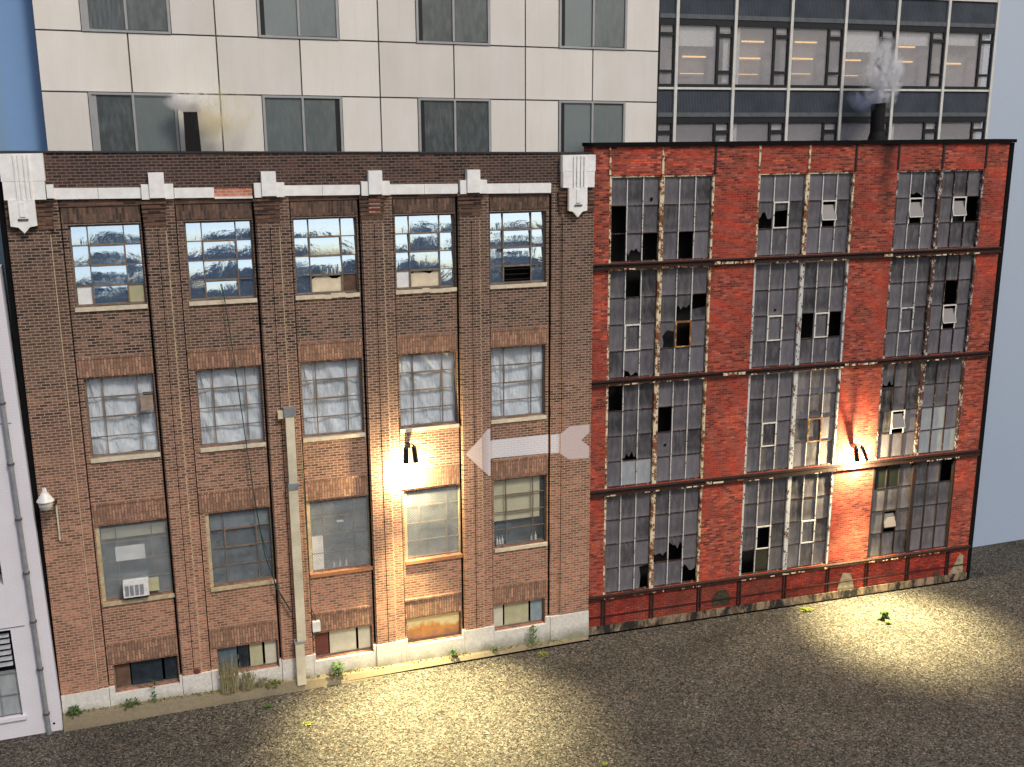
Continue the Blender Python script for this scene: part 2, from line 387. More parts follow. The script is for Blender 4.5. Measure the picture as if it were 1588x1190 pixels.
# ------------------------------------------------------------------ wall with openings
def wall_holes(mb, x0,x1,z0,z1, holes, y0, y1, mi=0, topf=None):
    xs=sorted({x0,x1,*[h[0] for h in holes],*[h[1] for h in holes]}); zs=sorted({z0,z1,*[h[2] for h in holes],*[h[3] for h in holes]})
    tf=(lambda x,z:topf(x) if (topf and abs(z-z1)<1e-6) else z)
    for i in range(len(xs)-1):
        for j in range(len(zs)-1):
            cx=(xs[i]+xs[i+1])/2; cz=(zs[j]+zs[j+1])/2
            if any(h[0]<cx<h[1] and h[2]<cz<h[3] for h in holes): continue
            a,b,c,d=xs[i],xs[i+1],zs[j],zs[j+1]
            mb.face([(a,y0,c),(b,y0,c),(b,y0,tf(b,d)),(a,y0,tf(a,d))],mi)
    for a,b,c,d in holes:
        for q in (((a,y0,c),(a,y0,d),(a,y1,d),(a,y1,c)),((b,y0,d),(b,y0,c),(b,y1,c),(b,y1,d)),((a,y0,d),(b,y0,d),(b,y1,d),(a,y1,d)),((b,y0,c),(a,y0,c),(a,y1,c),(b,y1,c))): mb.face(q,mi)

DEPTH=.74
# ================================================================== BROWN BUILDING
bb=empty('brick_warehouse',PB(0,0,0),AB)
tag(bb,'dark brown brick warehouse with white terracotta band, caps and a white painted arrow','building')
bays=[(-13.51,-11.69),(-10.94,-9.08),(-8.21,-6.46),(-5.60,-3.87),(-2.99,-1.23)]
WX=[(-13.36,-11.76),(-10.75,-9.15),(-8.15,-6.54),(-5.55,-3.93),(-2.96,-1.36)]
WX3=[(-13.46,-11.69),(-10.79,-9.05),(-8.18,-6.44),(-5.53,-3.86),(-2.92,-1.30)]
WZ=[(10.84,12.79),(7.06,9.08),(3.22,5.28),(.68,1.44)]
topB=lambda x:14.46-.0135*(x+13.7)
holes=[]
for b in range(5):
    for r in range(4):
        xa,xb=(WX3 if r==2 else WX)[b]; xb=min(xb,bays[b][1]-.01)
        holes.append((xa,xb,WZ[r][0],WZ[r][1]))
mb=MB()
wall_holes(mb,-14.66,0,.0,13.62,holes,0,.22)
# shell
mb.face([(-14.66,0,0),(-14.66,0,13.62),(-14.66,DEPTH,13.62),(-14.66,DEPTH,0)])
mb.face([(0,0,0),(0,DEPTH,0),(0,DEPTH,13.62),(0,0,13.62)])
mb.face([(-14.66,DEPTH,0),(-14.66,DEPTH,14.2),(0,DEPTH,14.2),(0,DEPTH,0)])
mb.build('wall',M['brown_brick'],bb)
mb=MB(); mb.box(-14.6,-.06,.62,.70,.1,13.9); mb.build('interior',M['dark_room'],bb)
mb=MB()
for b in range(5):
    mb.box(bays[b][0]+.03,bays[b][1]-.03,.44,.47,3.0,5.5)
mb.build('partition',M['grey_room'],bb)
# parapet
mb=MB(); mb.quadbox([(-14.66,13.62),(0,13.50),(0,topB(0)),(-14.66,topB(-14.66))],-.02,DEPTH); mb.build('parapet',M['dark_brick'],bb)
mb=MB(); mb.quadbox([(-14.66,topB(-14.66)),(0,topB(0)),(0,topB(0)+.035),(-14.66,topB(-14.66)+.035)],-.05,DEPTH+.02); mb.build('roof',M['roof'],bb)
# pilasters
pil=[(-14.66,-13.52),(-11.68,-10.95),(-9.07,-8.22),(-6.45,-5.61),(-3.86,-3.0),(-1.22,-.003)]
for i,(a,b) in enumerate(pil):
    mb=MB()
    if i==0: mb.box(a,b,-.06,-.001,.86,13.4); mb.box(a,b-.22,-.10,-.061,.86,13.4)
    elif i==5: mb.box(a,b,-.06,-.001,.9,13.38); mb.box(a+.28,b,-.10,-.061,.9,13.38)
    else:
        w=b-a; mb.box(a,b,-.06,-.001,.86,13.38); mb.box(a+w*.03,b-w*.33,-.11,-.061,.86,13.3)
    o=mb.build('pilaster',M['brown_brick'],bb,bevel=.006)
    # corbelled courses under the band
    mb=MB(); n=6
    for k in range(n):
        z=12.72+k*.105; e=.008+.006*k
        aa,bb2=(a,b-.14) if i==0 else ((a+.2,b) if i==5 else (a+.01,b-(b-a)*.30))
        mb.box(max(aa-e,-14.65),min(bb2+e,-.004),-.112-e,-.108,z,z+.06)
        mb.box(max(aa-e+.01,-14.65),min(bb2+e-.01,-.004),-.111-e*.4,-.108,z+.06,z+.105)
    mb.build('corbel',M['corbel_brick'],bb)
M['shadow_line']=simple('painted shadow line',(.004,.004,.004),.9,.05)  # near-black strips paint the shade lines along bay edges and pilasters
for b in range(5):
    a,c=bays[b]
    m=MB(); m.box(c-.045,c+.004,-.007,-.0015,.9,13.3); m.build('joint_and_shadow',M['shadow_line'],bb)
    m=MB(); m.box(a-.006,a+.018,-.007,-.0015,.9,13.3); m.build('joint_and_shadow',M['shadow_line'],bb)
for i,(a,b) in enumerate(pil[1:5]):
    w=b-a
    m=MB(); m.box(b-w*.33+.004,b-w*.33+.022,-.066,-.0605,.9,12.6); m.build('pointing',M['cream_frame'],bb)
    m=MB(); m.box(a+w*.40,a+w*.40+.016,-.114,-.1105,.9,12.6); m.build('joint_and_shadow',M['shadow_line'],bb)
m=MB(); m.box(-.93,-.912,-.104,-.1005,.95,12.6); m.build('joint_and_shadow',M['shadow_line'],bb)
m=MB(); m.box(-13.76,-13.742,-.104,-.1005,.95,12.6); m.build('pointing',M['cream_frame'],bb)
# soldier courses above windows
for b in range(5):
    a,c=bays[b]
    for r,(z0,z1,m) in enumerate(((12.84,13.22,'soldier_dark'),(9.12,9.56,'soldier'),(5.33,5.82,'soldier'),(1.48,2.0,'soldier'))):
        mb=MB(); mb.box(a+.02,c-.057,-.022,-.002,z0,z1); mb.build('lintel',M[m],bb)
        if r:
            mb=MB(); mb.box(a+.02,c-.057,-.04,-.002,z1+.004,z1+.06); mb.build('string_course',M['soldier'],bb)
    mb=MB(); mb.box(a+.002,c-.002,-.05,-.003,13.225,13.36); mb.build('string_course',M['corbel_brick'],bb)
# white band, caps
for (a,b,z0,z1) in ((-13.60,-11.66,13.41,13.66),(-10.93,-10.0,13.37,13.61),(-8.34,-6.44,13.36,13.61),(-5.67,-3.86,13.33,13.58),(-3.09,-1.26,13.29,13.545)):
    mb=MB(); n=max(1,round((b-a)/.95)); w=(b-a)/n
    for k in range(n): mb.box(a+k*w+.004,a+(k+1)*w-.004,-.12,-.021,z0-.012*k*w,z1-.012*k*w,dz=-.012*w)
    mb.build('stone_band',M['white_stone'],bb,bevel=.006)
mb=MB(); mb.box(-10.0,-9.1,-.08,-.021,13.34,13.57)
mb.build('exposed_brick',M['salmon'],bb)
mb=MB(); mb.box(-10.0,-9.1,-.11,-.081,13.33,13.375,dz=-.01); mb.build('stone_band',M['white_stone'],bb)
for i,cx in enumerate((-11.31,-8.70,-6.055,-3.46)):
    z0,z1=13.38-.02*i,13.98-.022*i
    mb=MB(); mb.box(cx-.18,cx+.17,-.24,-.021,z0+.01,z1); mb.box(cx-.36,cx-.181,-.19,-.021,z0-.02,z0+.33); mb.box(cx+.171,cx+.37,-.19,-.021,z0-.02,z0+.33)
    if i==2: mb.build('pilaster_cap',M['white_stone'],bb,bevel=.012)
    else: mb.build('pilaster_cap',M['white_stone'],bb,bevel=.012)
mb=MB(); mb.box(-6.23,-5.93,-.125,-.108,12.88,13.30); mb.build('brick_repair',M['salmon'],bb)
# corner ornaments
for (x0,x1,zt,px0,px1,tip) in ((-14.655,-13.73,14.46,-14.56,-14.0,12.66),(-.98,-.03,14.26,-.80,-.27,12.61)):
    left=x0<-5
    mb=MB(); w=x1-x0
    zb=13.42 if left else 13.40
    mb.box(x0,x1,-.24,-.021,zb+.42,zt-.005); mb.box(x0+.02,x1-.02,-.235,-.021,zb,zb+.415)
    for k in (.34,.44,.56,.66): mb.box(x0+w*k-.018,x0+w*k+.018,-.275,-.241,zb-.02,zt-.03)
    if left: mb.box(x1+.001,x1+.15,-.22,-.021,zb+.02,zb+.33)
    cx=(px0+px1)/2
    P=[(px0,tip+.26),(px0,tip+.17),(cx-.12,tip+.14),(cx,tip),(cx+.12,tip+.14),(px1,tip+.17),(px1,tip+.26)]
    mb.quadbox(list(P)+[(px1,zb-.003),(px0,zb-.003)],-.27,-.16)
    mb.quadbox([(cx-.06,tip+.38),(cx+.06,tip+.38),(cx+.06,zb-.05),(cx-.06,zb-.05)],-.295,-.271)
    mb.build('corner_ornament',M['white_stone'],bb,bevel=.008)
    mb=MB(); mb.box(cx-.11,cx+.11,-.30,-.2705,tip+.30,tip+.335); mb.build('ornament_slot',M['joint_and_shadow'],bb)
# foundation
mb=MB()
for i,(a,b) in enumerate(pil):
    e=.125
    mb.box(a-.004,b+.004,-e,-.0005,.0,.87)
for b in range(5):
    a,c=bays[b]; w0,w1=WX[b]
    mb.box(a+.006,w0-.005,-.10,-.0005,0,.865); mb.box(min(w1,c-.02)+.003,c-.006,-.10,-.0005,0,.865); mb.box(w0-.004,min(w1,c-.02)+.002,-.10,-.0005,0,.655)
mb.build('foundation',M['foundation'],bb)
# sloping sandy kerb at the foot
mb=MB(); n=40
for k in range(n):
    xa=-14.66+14.6*k/n; xb=-14.66+14.6*(k+1)/n
    h=lambda x:.40-.022*(x+14.66)+.012*mnoise.noise(Vector((x*2,0,0)))
    za,zb=h(xa),h(xb); da,db=.20+.012*abs(xa)*.6,.20+.012*abs(xb)*.6
    mb.face([(xa,-da-.1,0),(xb,-db-.1,0),(xb,-db,zb*.8),(xa,-da,za*.8)]); mb.face([(xa,-da,za*.8),(xb,-db,zb*.8),(xb,-.0,zb),(xa,-.0,za)])
mb.build('kerb',M['pavement'],bb)
m=MB(); m.face([(-14.66,-.46,.045),(-14.66,-.46,0),(-.05,-.35,0),(-.05,-.35,.045)][::-1]); m.box(-14.66,-.05,-.335,-.31,0,.04); m.f.pop(0); m.mi.pop(0); m.uv.pop(0); m.tint.pop(0); m.smooth.pop(0); m.build('base_shadow_line',M['shadow_line'],bb)  # black strip painting the shadow line where the kerb meets the gravel
mb=MB(); mb.box(-14.80,-14.665,-.02,DEPTH,0,14.46); mb.build('edge_board',M['black'],bb)  # black board edge, also painting the deep shadow of the gap beside it
# round vent hole and small mark
mb=MB(); mb.tube([(-11.30,-.135,.95),(-11.30,-.112,.95)],.075,16); mb.build('vent_hole',M['maroon_board'],bb)
# arrow: sheets that follow each surface
def ysurf(x):
    if -3.865<x<-2.995:
        w=.86; return -.11 if -3.86+w*.03<x<-3.0-w*.33 else -.06
    if x>-1.22: return -.10 if x>-.94 else -.06
    return 0
def span(x):
    if x<-3.10: t=(x+3.77)/.67; return [(6.18-.70*t,6.18+.65*t)]
    if x<-3.03: return [(5.46,6.83)]
    if x<-.96: return [(5.95-.03*(x+3)/2, 6.48)]
    if x<-.67: t=(x+.96)/.29; return [(5.91-.21*t,6.48+.2*t)]
    if x<-.30: return [(5.70-.02*(x+.67),6.68)]
    t=(x+.30)/.25; return [(5.68,6.24-.22*t),(6.24+.20*t,6.68)]
mb=MB(); bp=sorted([-3.77,-3.834,-3.284,-3.10,-3.03,-2.995,-1.22,-.96,-.94,-.67,-.30,-.05]+[-3.865+0*0])
bp=[x for x in bp if x>=-3.77]
for a,b in zip(bp[:-1],bp[1:]):
    m=(a+b)/2; y=ysurf(m)-.006
    A=span(a+1e-5); B_=span(b-1e-5)
    if len(A)<len(B_): A=A*2
    for (a0,a1),(b0,b1) in zip(A,B_):
        mb.face([(a,y,a0),(b,y,b0),(b,y,b1),(a,y,a1)])
mb.build('painted_arrow',M['arrow'],bb)
# downpipe
dp=MB(); dp.box(-8.64,-8.42,-.34,-.20,5.92,7.78); dp.box(-8.66,-8.42,-.34,-.20,1.46,5.84); dp.box(-8.72,-8.48,-.35,-.20,.15,1.40)
dpo=dp.build('downpipe',M['conduit'],bb,bevel=.015)
mb=MB(); mb.box(-8.67,-8.38,-.37,-.10,7.78,7.98); mb.build('pipe_elbow',M['grey_metal'],dpo,bevel=.01)
mb=MB(); mb.box(-8.82,-8.671,-.30,-.10,7.72,7.90); mb.build('pipe_stub',M['cream_board'],dpo,bevel=.01)
for q in ((-8.67,-8.39,5.80,5.96),(-8.74,-8.44,1.395,1.455)):
    mb=MB(); mb.box(q[0],q[1],-.37,-.12,q[2],q[3]); mb.build('pipe_bracket',M['grey_metal'],dpo,bevel=.01)

# ---- windows
FX=[0,.235,.765,1.0]
def pane_grid(w,h,fx=FX,nz=4):
    return [[(fx[c]*w,fx[c+1]*w,h*(nz-1-r)/nz,h*(nz-r)/nz) for c in range(len(fx)-1)] for r in range(nz)]
def jag(x0,x1,z0,z1,f,seed,top=False):
    rnd=random.Random(seed); n=6; pts=[]
    for k in range(n+1):
        x=x0+(x1-x0)*k/n; pts.append((x, z0+(z1-z0)*max(.02,min(.97,f+rnd.uniform(-.16,.16)))))
    if top: # keeps the lower part
        return [(x0,z0),(x1,z0)]+list(reversed(pts))
    return pts+[(x1,z1),(x0,z1)]
def brown_window(b,r):
    xa,xb=(WX3 if r==2 else WX)[b]; xb=min(xb,bays[b][1]-.01); z0,z1=WZ[r]
    w,h=xb-xa,z1-z0; rnd=random.Random(b*10+r)
    fm=MB(); fw=.035; yb=.0
    fmat=M['brown_frame']
    if r==3:
        fm.box(0,w,-.02,.05,0,.035); fm.box(0,w,-.02,.05,h-.03,h); fm.box(0,.03,-.02,.05,.035,h-.03); fm.box(w-.03,w,-.02,.05,.035,h-.03)
    else:
        if r==2 and b<4:
            # cream casing
            cw=.09
            for q in ((0,cw,0,h),(w-cw*.6,w,0,h)): fm.box(q[0],q[1],-.07,.04,q[2],q[3],1)
            fm.box(cw,w-cw*.6,-.02,.04,h-.05,h,0)
        else: 
            fm.box(0,fw,-.03,.04,0,h); fm.box(w-fw,w,-.03,.04,0,h); fm.box(fw,w-fw,-.03,.04,h-fw,h); 
        fm.box(.095 if r==2 else fw,w-(.06 if r==2 else fw),-.03,.04,0,.04)
        x0=.09 if r==2 and b<4 else fw; x1=w-(.054 if r==2 and b<4 else fw)
        W=x1-x0
        for f in FX[1:3]: fm.box(x0+f*W-.012,x0+f*W+.012,-.012,.02,.04,h-.05)
        for k in range(1,4): fm.box(x0,x1,-.010,.018,h*k/4-.011,h*k/4+.011)
        # opening sash in the middle of the second row
        sx0,sx1=x0+FX[1]*W,x0+FX[2]*W
        for (sa,sb) in (((h*.5,h*.75)),)+(((0.03,h*.25),) if r==0 else ()):
            fm.box(sx0,sx1,-.035,-.013,sb-.025,sb+.02); fm.box(sx0,sx1,-.035,-.013,sa-.02,sa+.025)
            fm.box(sx0-.015,sx0+.025,-.034,-.013,sa+.025,sb-.025); fm.box(sx1-.025,sx1+.015,-.034,-.013,sa+.025,sb-.025)
    wo=fm.build('window',[fmat,M['cream_frame']],bb,(xa,.13,z0))
    G=pane_grid(w-.07,h-.07) if r<3 else None
    def board(name,mat,x0,x1,za,zb,y=-.004,jagtop=None):
        m=MB()
        if jagtop: m.quadbox(jag(x0,x1,za,zb,jagtop,b*7+r,True),y-.012,y)
        else: m.box(x0,x1,y-.012,y,za,zb)
        return m.build(name,M[mat],wo)
    if r==0:
        skip=set(); boards=[]
        if b==0: boards=[(3,0,'white_board'),(3,2,'olive_board')]
        if b==2: skip={(3,1)}; boards=[(3,2,'brown_board')]
        if b==3: skip={(3,1)}; boards=[(3,0,'white_board')]
        if b==4: skip={(3,1)}
        g=MB()
        for i in range(4):
            for j in range(3):
                x0,x1,za,zb=G[i][j]; x0+=.035;x1+=.035;za+=.035;zb+=.035
                if (i,j) in skip: continue
                bd=[m for (p,q,m) in boards if (p,q)==(i,j)]
                if bd: board('board',bd[0],x0+.012,x1-.012,za+.012,zb-.012,.03); continue
                t0=math.tan(R(4.2+rnd.uniform(-1,1)-(.8 if i==3 else 0)))*(zb-za); t1=math.tan(R(8.6+rnd.uniform(-1.3,1.6)-(1.6 if i==3 else 0)))*(zb-za); yw=math.tan(R(rnd.uniform(-1,1)))*(x1-x0)
                nx,nz=2,8
                zc=zb-(.07 if (b==1 and (i,j)==(3,1)) else 0)
                for a in range(nx):
                    for c in range(nz):
                        P=[]
                        for (u,v) in ((a,c),(a+1,c),(a+1,c+1),(a,c+1)):
                            u/=nx; v/=nz
                            P.append((x0+(x1-x0)*u, .005+t0*v+(t1-t0)*v*v*.5+yw*u, za+(zc-za)*v))
                        g.face(P,sm=True)
        go_=g.build('glass',M['mirror'],wo); bm=bmesh.new(); bm.from_mesh(go_.data); bmesh.ops.remove_doubles(bm,verts=bm.verts,dist=.0005); bm.to_mesh(go_.data); bm.free()
        x0,x1,za,zb=G[3][1]; x0+=.035;x1+=.035;za+=.035;zb+=.035
        if b==2: board('board','cream_board',x0,x1,za,zb,.03,.80)
        if b==3: board('board','cream_board',x0,x1,za,zb,.03,.82)
        if b==4:
            m=MB(); 
            for k in range(3): m.box(x0,x1,.01,.03,za+.06+k*.14,za+.085+k*.14)
            m.build('louvre',M['black_iron'],wo)
    elif r==1:
        # wrinkled plastic sheet behind clear glass
        m=MB(); n=30; ph=rnd.uniform(0,6)
        def yy(u,v):
            p=Vector(((u*1.3+v*.7)*3.2+ph,(v-u*.4)*1.4,b*3.1)); q=Vector((u*3+ph,v*2,b*2.1+5))
            return .10+.05*mnoise.noise(p)+.030*mnoise.noise(p*2.3)+.04*mnoise.noise(q)+ .02*math.sin(14*(u*.9+v*(.9 if b%2 else -.6))+3*mnoise.noise(q))
        missing=(b==0)
        for i in range(n):
            for j in range(n):
                u0,u1,v0,v1=i/n,(i+1)/n,j/n,(j+1)/n
                if missing and u0>.8 and .58<v0<.74: continue
                m.face([(.03+(w-.06)*u,yy(u,v),.03+(h-.06)*v) for u,v in ((u0,v0),(u1,v0),(u1,v1),(u0,v1))],sm=True)
        m.build('plastic_sheet',M['plastic'],wo)
        g=MB(); 
        for i in range(4):
            for j in range(3):
                x0,x1,za,zb=G[i][j]; x0+=.035;x1+=.035;za+=.035;zb+=.035
                if b==0 and (i,j)==(1,2):
                    # open vent leaning out
                    vm=MB(); vm.face([(x0+.04,-.20,za+.12),(x1-.02,-.20,za+.12),(x1-.02,.0,zb-.02),(x0+.04,.0,zb-.02)]); vm.build('open_pane',M['brown_frame'],wo)
                    continue
                g.face([(x0,.012,za),(x1,.012,za),(x1,.012+rnd.uniform(-.006,.01),zb),(x0,.012,zb)])
        g.build('glass',M['clear'],wo)
    elif r==2:
        g=MB(); g.face([(.05,.02,.03),(w-.03,.02,.03),(w-.03,.02,h-.03),(.05,.02,h-.03)]); g.build('glass',M['hazy' if b in(1,2,3) else 'clear'],wo)
        if b in (0,2,3):
            s=MB(); s.face([(.09,-.05,.04),(w-.05,-.05,.04),(w-.05,-.05,h-.05),(.09,-.05,h-.05)]); s.build('insect_screen',M['screen'],wo)
        if b==0:
            board('blind','yellow_blind',.12,w-.08,h*.78,h*.92,.12)
            board('paper','white_board',.42,1.13,h*.50,h*.69,-.035)
        if b==1:
            board('blind','pale_blue',.12,w-.08,h*.73,h*.93,.12)
        if b==2:
            board('board','white_board',.11,.41,.05,h*.25-.02,.0); board('board','white_board',.11,.41,h*.25+.01,h*.5-.01,.0)
            board('paper','white_board',.80,.98,h*.66,h*.685,-.035)
            board('blind','grey_room',.12,w-.08,h*.78,h*.94,.10)
        if b==3: board('blind','pale_blue',.12,w-.08,h*.76,h*.94,.10)
        if b==4:
            board('blind','yellow_blind',.05,w-.16,h*.36,h*.95,.10)
            board('blind','blue_pane',.05,.6,.06,h*.30,.16)
    else:
        def pn(mat,f0,f1,y=.02): board('panel',mat,.03+(w-.06)*f0+.01,.03+(w-.06)*f1-.01,.035,h-.03,y)
        if b==0: pn('brown_board',0,.24); pn('navy_pane',.25,.76); pn('navy_pane',.79,1)
        if b==1: pn('blue_pane',0,.32); pn('navy_pane',.33,.52); pn('olive_board',.53,.76); pn('cream_pane',.79,1)
        if b==2: pn('maroon_board',0,.24); pn('cream_pane',.25,.74); pn('cream_pane',.77,1)
        if b==3: pn('rust_plate',0,1)
        if b==4: pn('pale_blue',0,.2) if False else pn('cream_pane',0,.2); pn('olive_board',.22,.72); pn('pale_blue',.75,1)
    # sill
    s=MB(); e=.0
    if r<2:
        if (b,r) in ((2,0),(3,0)):
            for k in range(9):
                a=-.03+(w+.04)*k/9; c=-.03+(w+.04)*(k+1)/9; j=rnd.uniform(-.02,.015)*(1 if 3<k<8 else 0); s.box(a,c-.001,-.185,.0,-.10+j,-.002+j*.7)
        else: s.box(-.03,w+.01,-.19,0,-.10,-.002)
        s.build('sill',M['sill'],wo,bevel=.008)
    elif r==2:
        s.box(.0,w-.005,-.19,0,-.10,-.002); s.build('sill',M['rust_sill' if b in(2,3) else 'cream_frame' if b<2 else 'sill'],wo,bevel=.008)
    return wo
for b in range(5):
    for r in range(4): brown_window(b,r)

# ================================================================== RED BUILDING
rb=empty('red_factory',PR(0,0,0),AR)
tag(rb,'bright red brick factory with huge grids of grimy broken panes and rusty beams','building')
CX=[(.50,2.08,3.69),(5.08,6.70,8.27),(9.73,11.30,12.87)]
RZ=[(11.28,13.67),(7.93,11.09),(4.63,7.77),(1.26,4.42)]
holes=[(c[0],c[2],z[0],z[1]) for c in CX for z in RZ]
RW=13.70
mb=MB(); wall_holes(mb,.003,RW,1.16,14.46,holes,0,.12)
mb.face([(RW,0,0),(RW,DEPTH,0),(RW,DEPTH,14.46),(RW,0,14.46)]); mb.face([(.003,0,0),(.003,0,14.46),(.003,DEPTH,14.46),(.003,DEPTH,0)])
mb.face([(.003,DEPTH,0),(.003,DEPTH,14.46),(RW,DEPTH,14.46),(RW,DEPTH,0)])
mb.build('wall',M['red_brick'],rb)
mb=MB(); mb.box(.003,RW,-.02,.12,.28,1.155); mb.build('base_wall',M['red_low'],rb)
mb=MB(); mb.box(.003,RW,-.06,.12,0,.279); mb.build('foundation',M['red_foot'],rb,bevel=.01)
mb=MB(); mb.box(.05,RW-.05,.60,.68,.1,14.3); mb.build('interior',M['dark_room'],rb)
mb=MB(); mb.box(-.04,RW+.18,-.08,DEPTH+.02,14.46,14.56); rf=mb.build('roof',M['black'],rb,bevel=.01)
mb=MB(); mb.box(RW+.002,RW+.15,-.03,DEPTH,0,14.455); mb.build('edge_board',M['black'],rb)
# chimney on the roof
mb=MB(); mb.tube([(9.17,.35,14.56),(9.17,.35,14.66),(9.16,.35,14.80),(9.14,.35,15.5),(9.13,.35,15.62)],[.27,.25,.205,.205,.225],20); 
ch=mb.build('chimney',M['black_iron'],rf)
# beams
def beam(z0,z1,y=-.07,mat='steel_beam'):
    m=MB(); m.box(.0,RW-.002,y,-.002,z0,z1); m.box(.0,RW-.002,y-.05,y-.0005,z1-.035,z1); m.box(.0,RW-.002,y-.05,y-.0005,z0,z0+.035)
    return m.build('beam',M[mat],rb)
def flange(xs,z,h=.03):
    for i,(a,b,mat) in enumerate(xs):
        m=MB(); m.box(a,b,-.135,-.122,z,z+h); m.build('paint_flake',M[mat],rb)
rnd=random.Random(3)
for zi,(z,z1) in enumerate(((11.10,11.27),(7.78,7.92),(4.44,4.61),(1.165,1.255))):
    m=MB(); y=-.07; m.box(.0,RW-.002,y,-.002,z,z1); m.box(.0,RW-.002,y-.05,y,z1-.035,z1); m.box(.0,RW-.002,y-.05,y,z,z+.035)
    for c in CX:
        for (a,b) in ((c[0],c[1]),(c[1],c[2])):
            x=a
            while x<b:
                l=rnd.uniform(.02,.22)
                if rnd.random()<.55: m.box(x,min(x+l,b),-.128,-.118,z-.012,z+rnd.uniform(.010,.035),1)
                x+=l+rnd.uniform(.0,.15)
    for a,b in ((3.72,5.0),(8.3,9.7)):
        x=a
        while x<b-.1:
            l=rnd.uniform(.1,.5)
            if zi<3 and rnd.random()<.75: m.box(x,min(x+l,b),-.128,-.118,z+.03,z+rnd.uniform(.08,.115) if z+.115<z1 else z1-.01,1)
            x+=l+.05
    m.build('beam',[M['steel_beam'],M['rp_cream']],rb)
# slim steel channels up through parapet and down the base
for i,c in enumerate(CX):
    for j,x in enumerate(c):
        m=MB(); m.box(x-.035 if j else x-.03,x+.025,-.03,-.001,13.70,14.455)
        m.build('steel_channel',M['rp_cream' if (i,j) in ((0,0),(0,1),(1,0),(1,1)) else 'rp_dark'],rb)
        for d in (-.035,.055):
            m=MB(); m.box(x+d-.022,x+d+.022,-.055,-.0205,.285,1.16); m.build('base_post',M['steel_beam'],rb)
m=MB(); m.box(.01,RW-.01,-.075,-.056,.585,.61); m.build('base_rail',M['steel_beam'],rb)
m=MB(); m.box(.0,RW,-.10,-.0605,0,.035); m.build('base_shadow_line',M['shadow_line'],rb)  # dark strip painted in as shadow under the factory footing
# arched bricked-in vents at the base
def arch(x0,x1,z0,z1,mat,y=-.032):
    P=[(x0,z0),(x1,z0),(x1-.04,z0+(z1-z0)*.6)]
    for k in range(7): a=math.pi*k/6; P.append(((x0+x1)/2+math.cos(a)*(x1-x0)/2*.85,z0+(z1-z0)*.6+math.sin(a)*(z1-z0)*.4))
    P.append((x0+.04,z0+(z1-z0)*.6))
    m=MB(); m.quadbox(P,y,-.0205); return m.build('bricked_vent',M[mat],rb)
M['mossy']=simple('mossy dark brick',(.055,.045,.025),.9,var=.6,scale=9); M['tanstone']=simple('pale tan rubble',(.36,.30,.19),.9,var=.45,scale=7,bump=.6)
arch(4.15,4.80,.36,.90,'mossy'); m=MB(); m.quadbox([(8.68,.285),(9.32,.285),(9.26,.45),(9.22,.62),(9.12,.84),(8.84,.88),(8.77,.66),(8.71,.46)],-.0255,-.0205); m.build('bricked_vent',M['tanstone'],rb); arch(12.35,12.62,.285,.44,'mossy'); m=MB(); m.quadbox([(12.98,.285),(13.55,.285),(13.52,.9),(13.36,1.0),(13.2,.62)],-.0255,-.0205); m.build('bricked_vent',M['tanstone'],rb)

SPEC={
(0,0):{(0,1):'X',(0,2):'X',(1,2):('b',.35),(2,2):'X',(4,2):'X',(2,0):('h',.25,.1)},
(0,1):{(1,0):'X',(4,1):('b',.5),(5,1):('d'),(3,2):('b2',.7),(4,2):'VX',(1,2):'V',(1,3):('b',.12),(5,1):'D2'},
(0,2):{(0,0):'X',(3,1):'X',(1,2):('b',.18),(3,2):('h',.3,.35),(1,3):'P',(2,3):'P',(3,3):'L',(4,3):'L',(5,3):'L'},
(0,3):{(3,2):('b',.4),(4,2):('b',.62),(2,3):('r',.4),(5,3):('b',.6),(2,2):'L'},
(1,0):{(0,1):('b',.5),(1,1):'VH',(4,1):'O'},
(1,1):{(1,2):'V',(3,2):'X',(4,2):'V',(5,2):'X',(1,1):('h',.2,.1)},
(1,2):{(1,2):'V',(4,2):'VR',(3,0):'L',(5,2):'L',(2,1):'L'},
(1,3):{(1,2):'VX',(0,3):'X',(1,3):'D',(4,2):'V'},
(2,0):{(1,0):('b',.2),(1,1):'O',(4,1):'O',(5,1):'X'},
(2,1):{(4,1):'X',(4,2):'O',(1,2):'V'},
(2,2):{(0,1):'VD',(0,0):('b',.15),(1,2):'O',(3,2):'P',(4,2):'P',(5,1):'L',(5,2):'L',(3,1):'L',(3,3):'P',(4,3):'P',(5,3):'P',(0,3):'L',(1,3):'L',(2,3):'L',(2,2):'L'},
(2,3):{(0,0):'D',(1,0):'D',(5,0):'X',(1,2):'O'}}
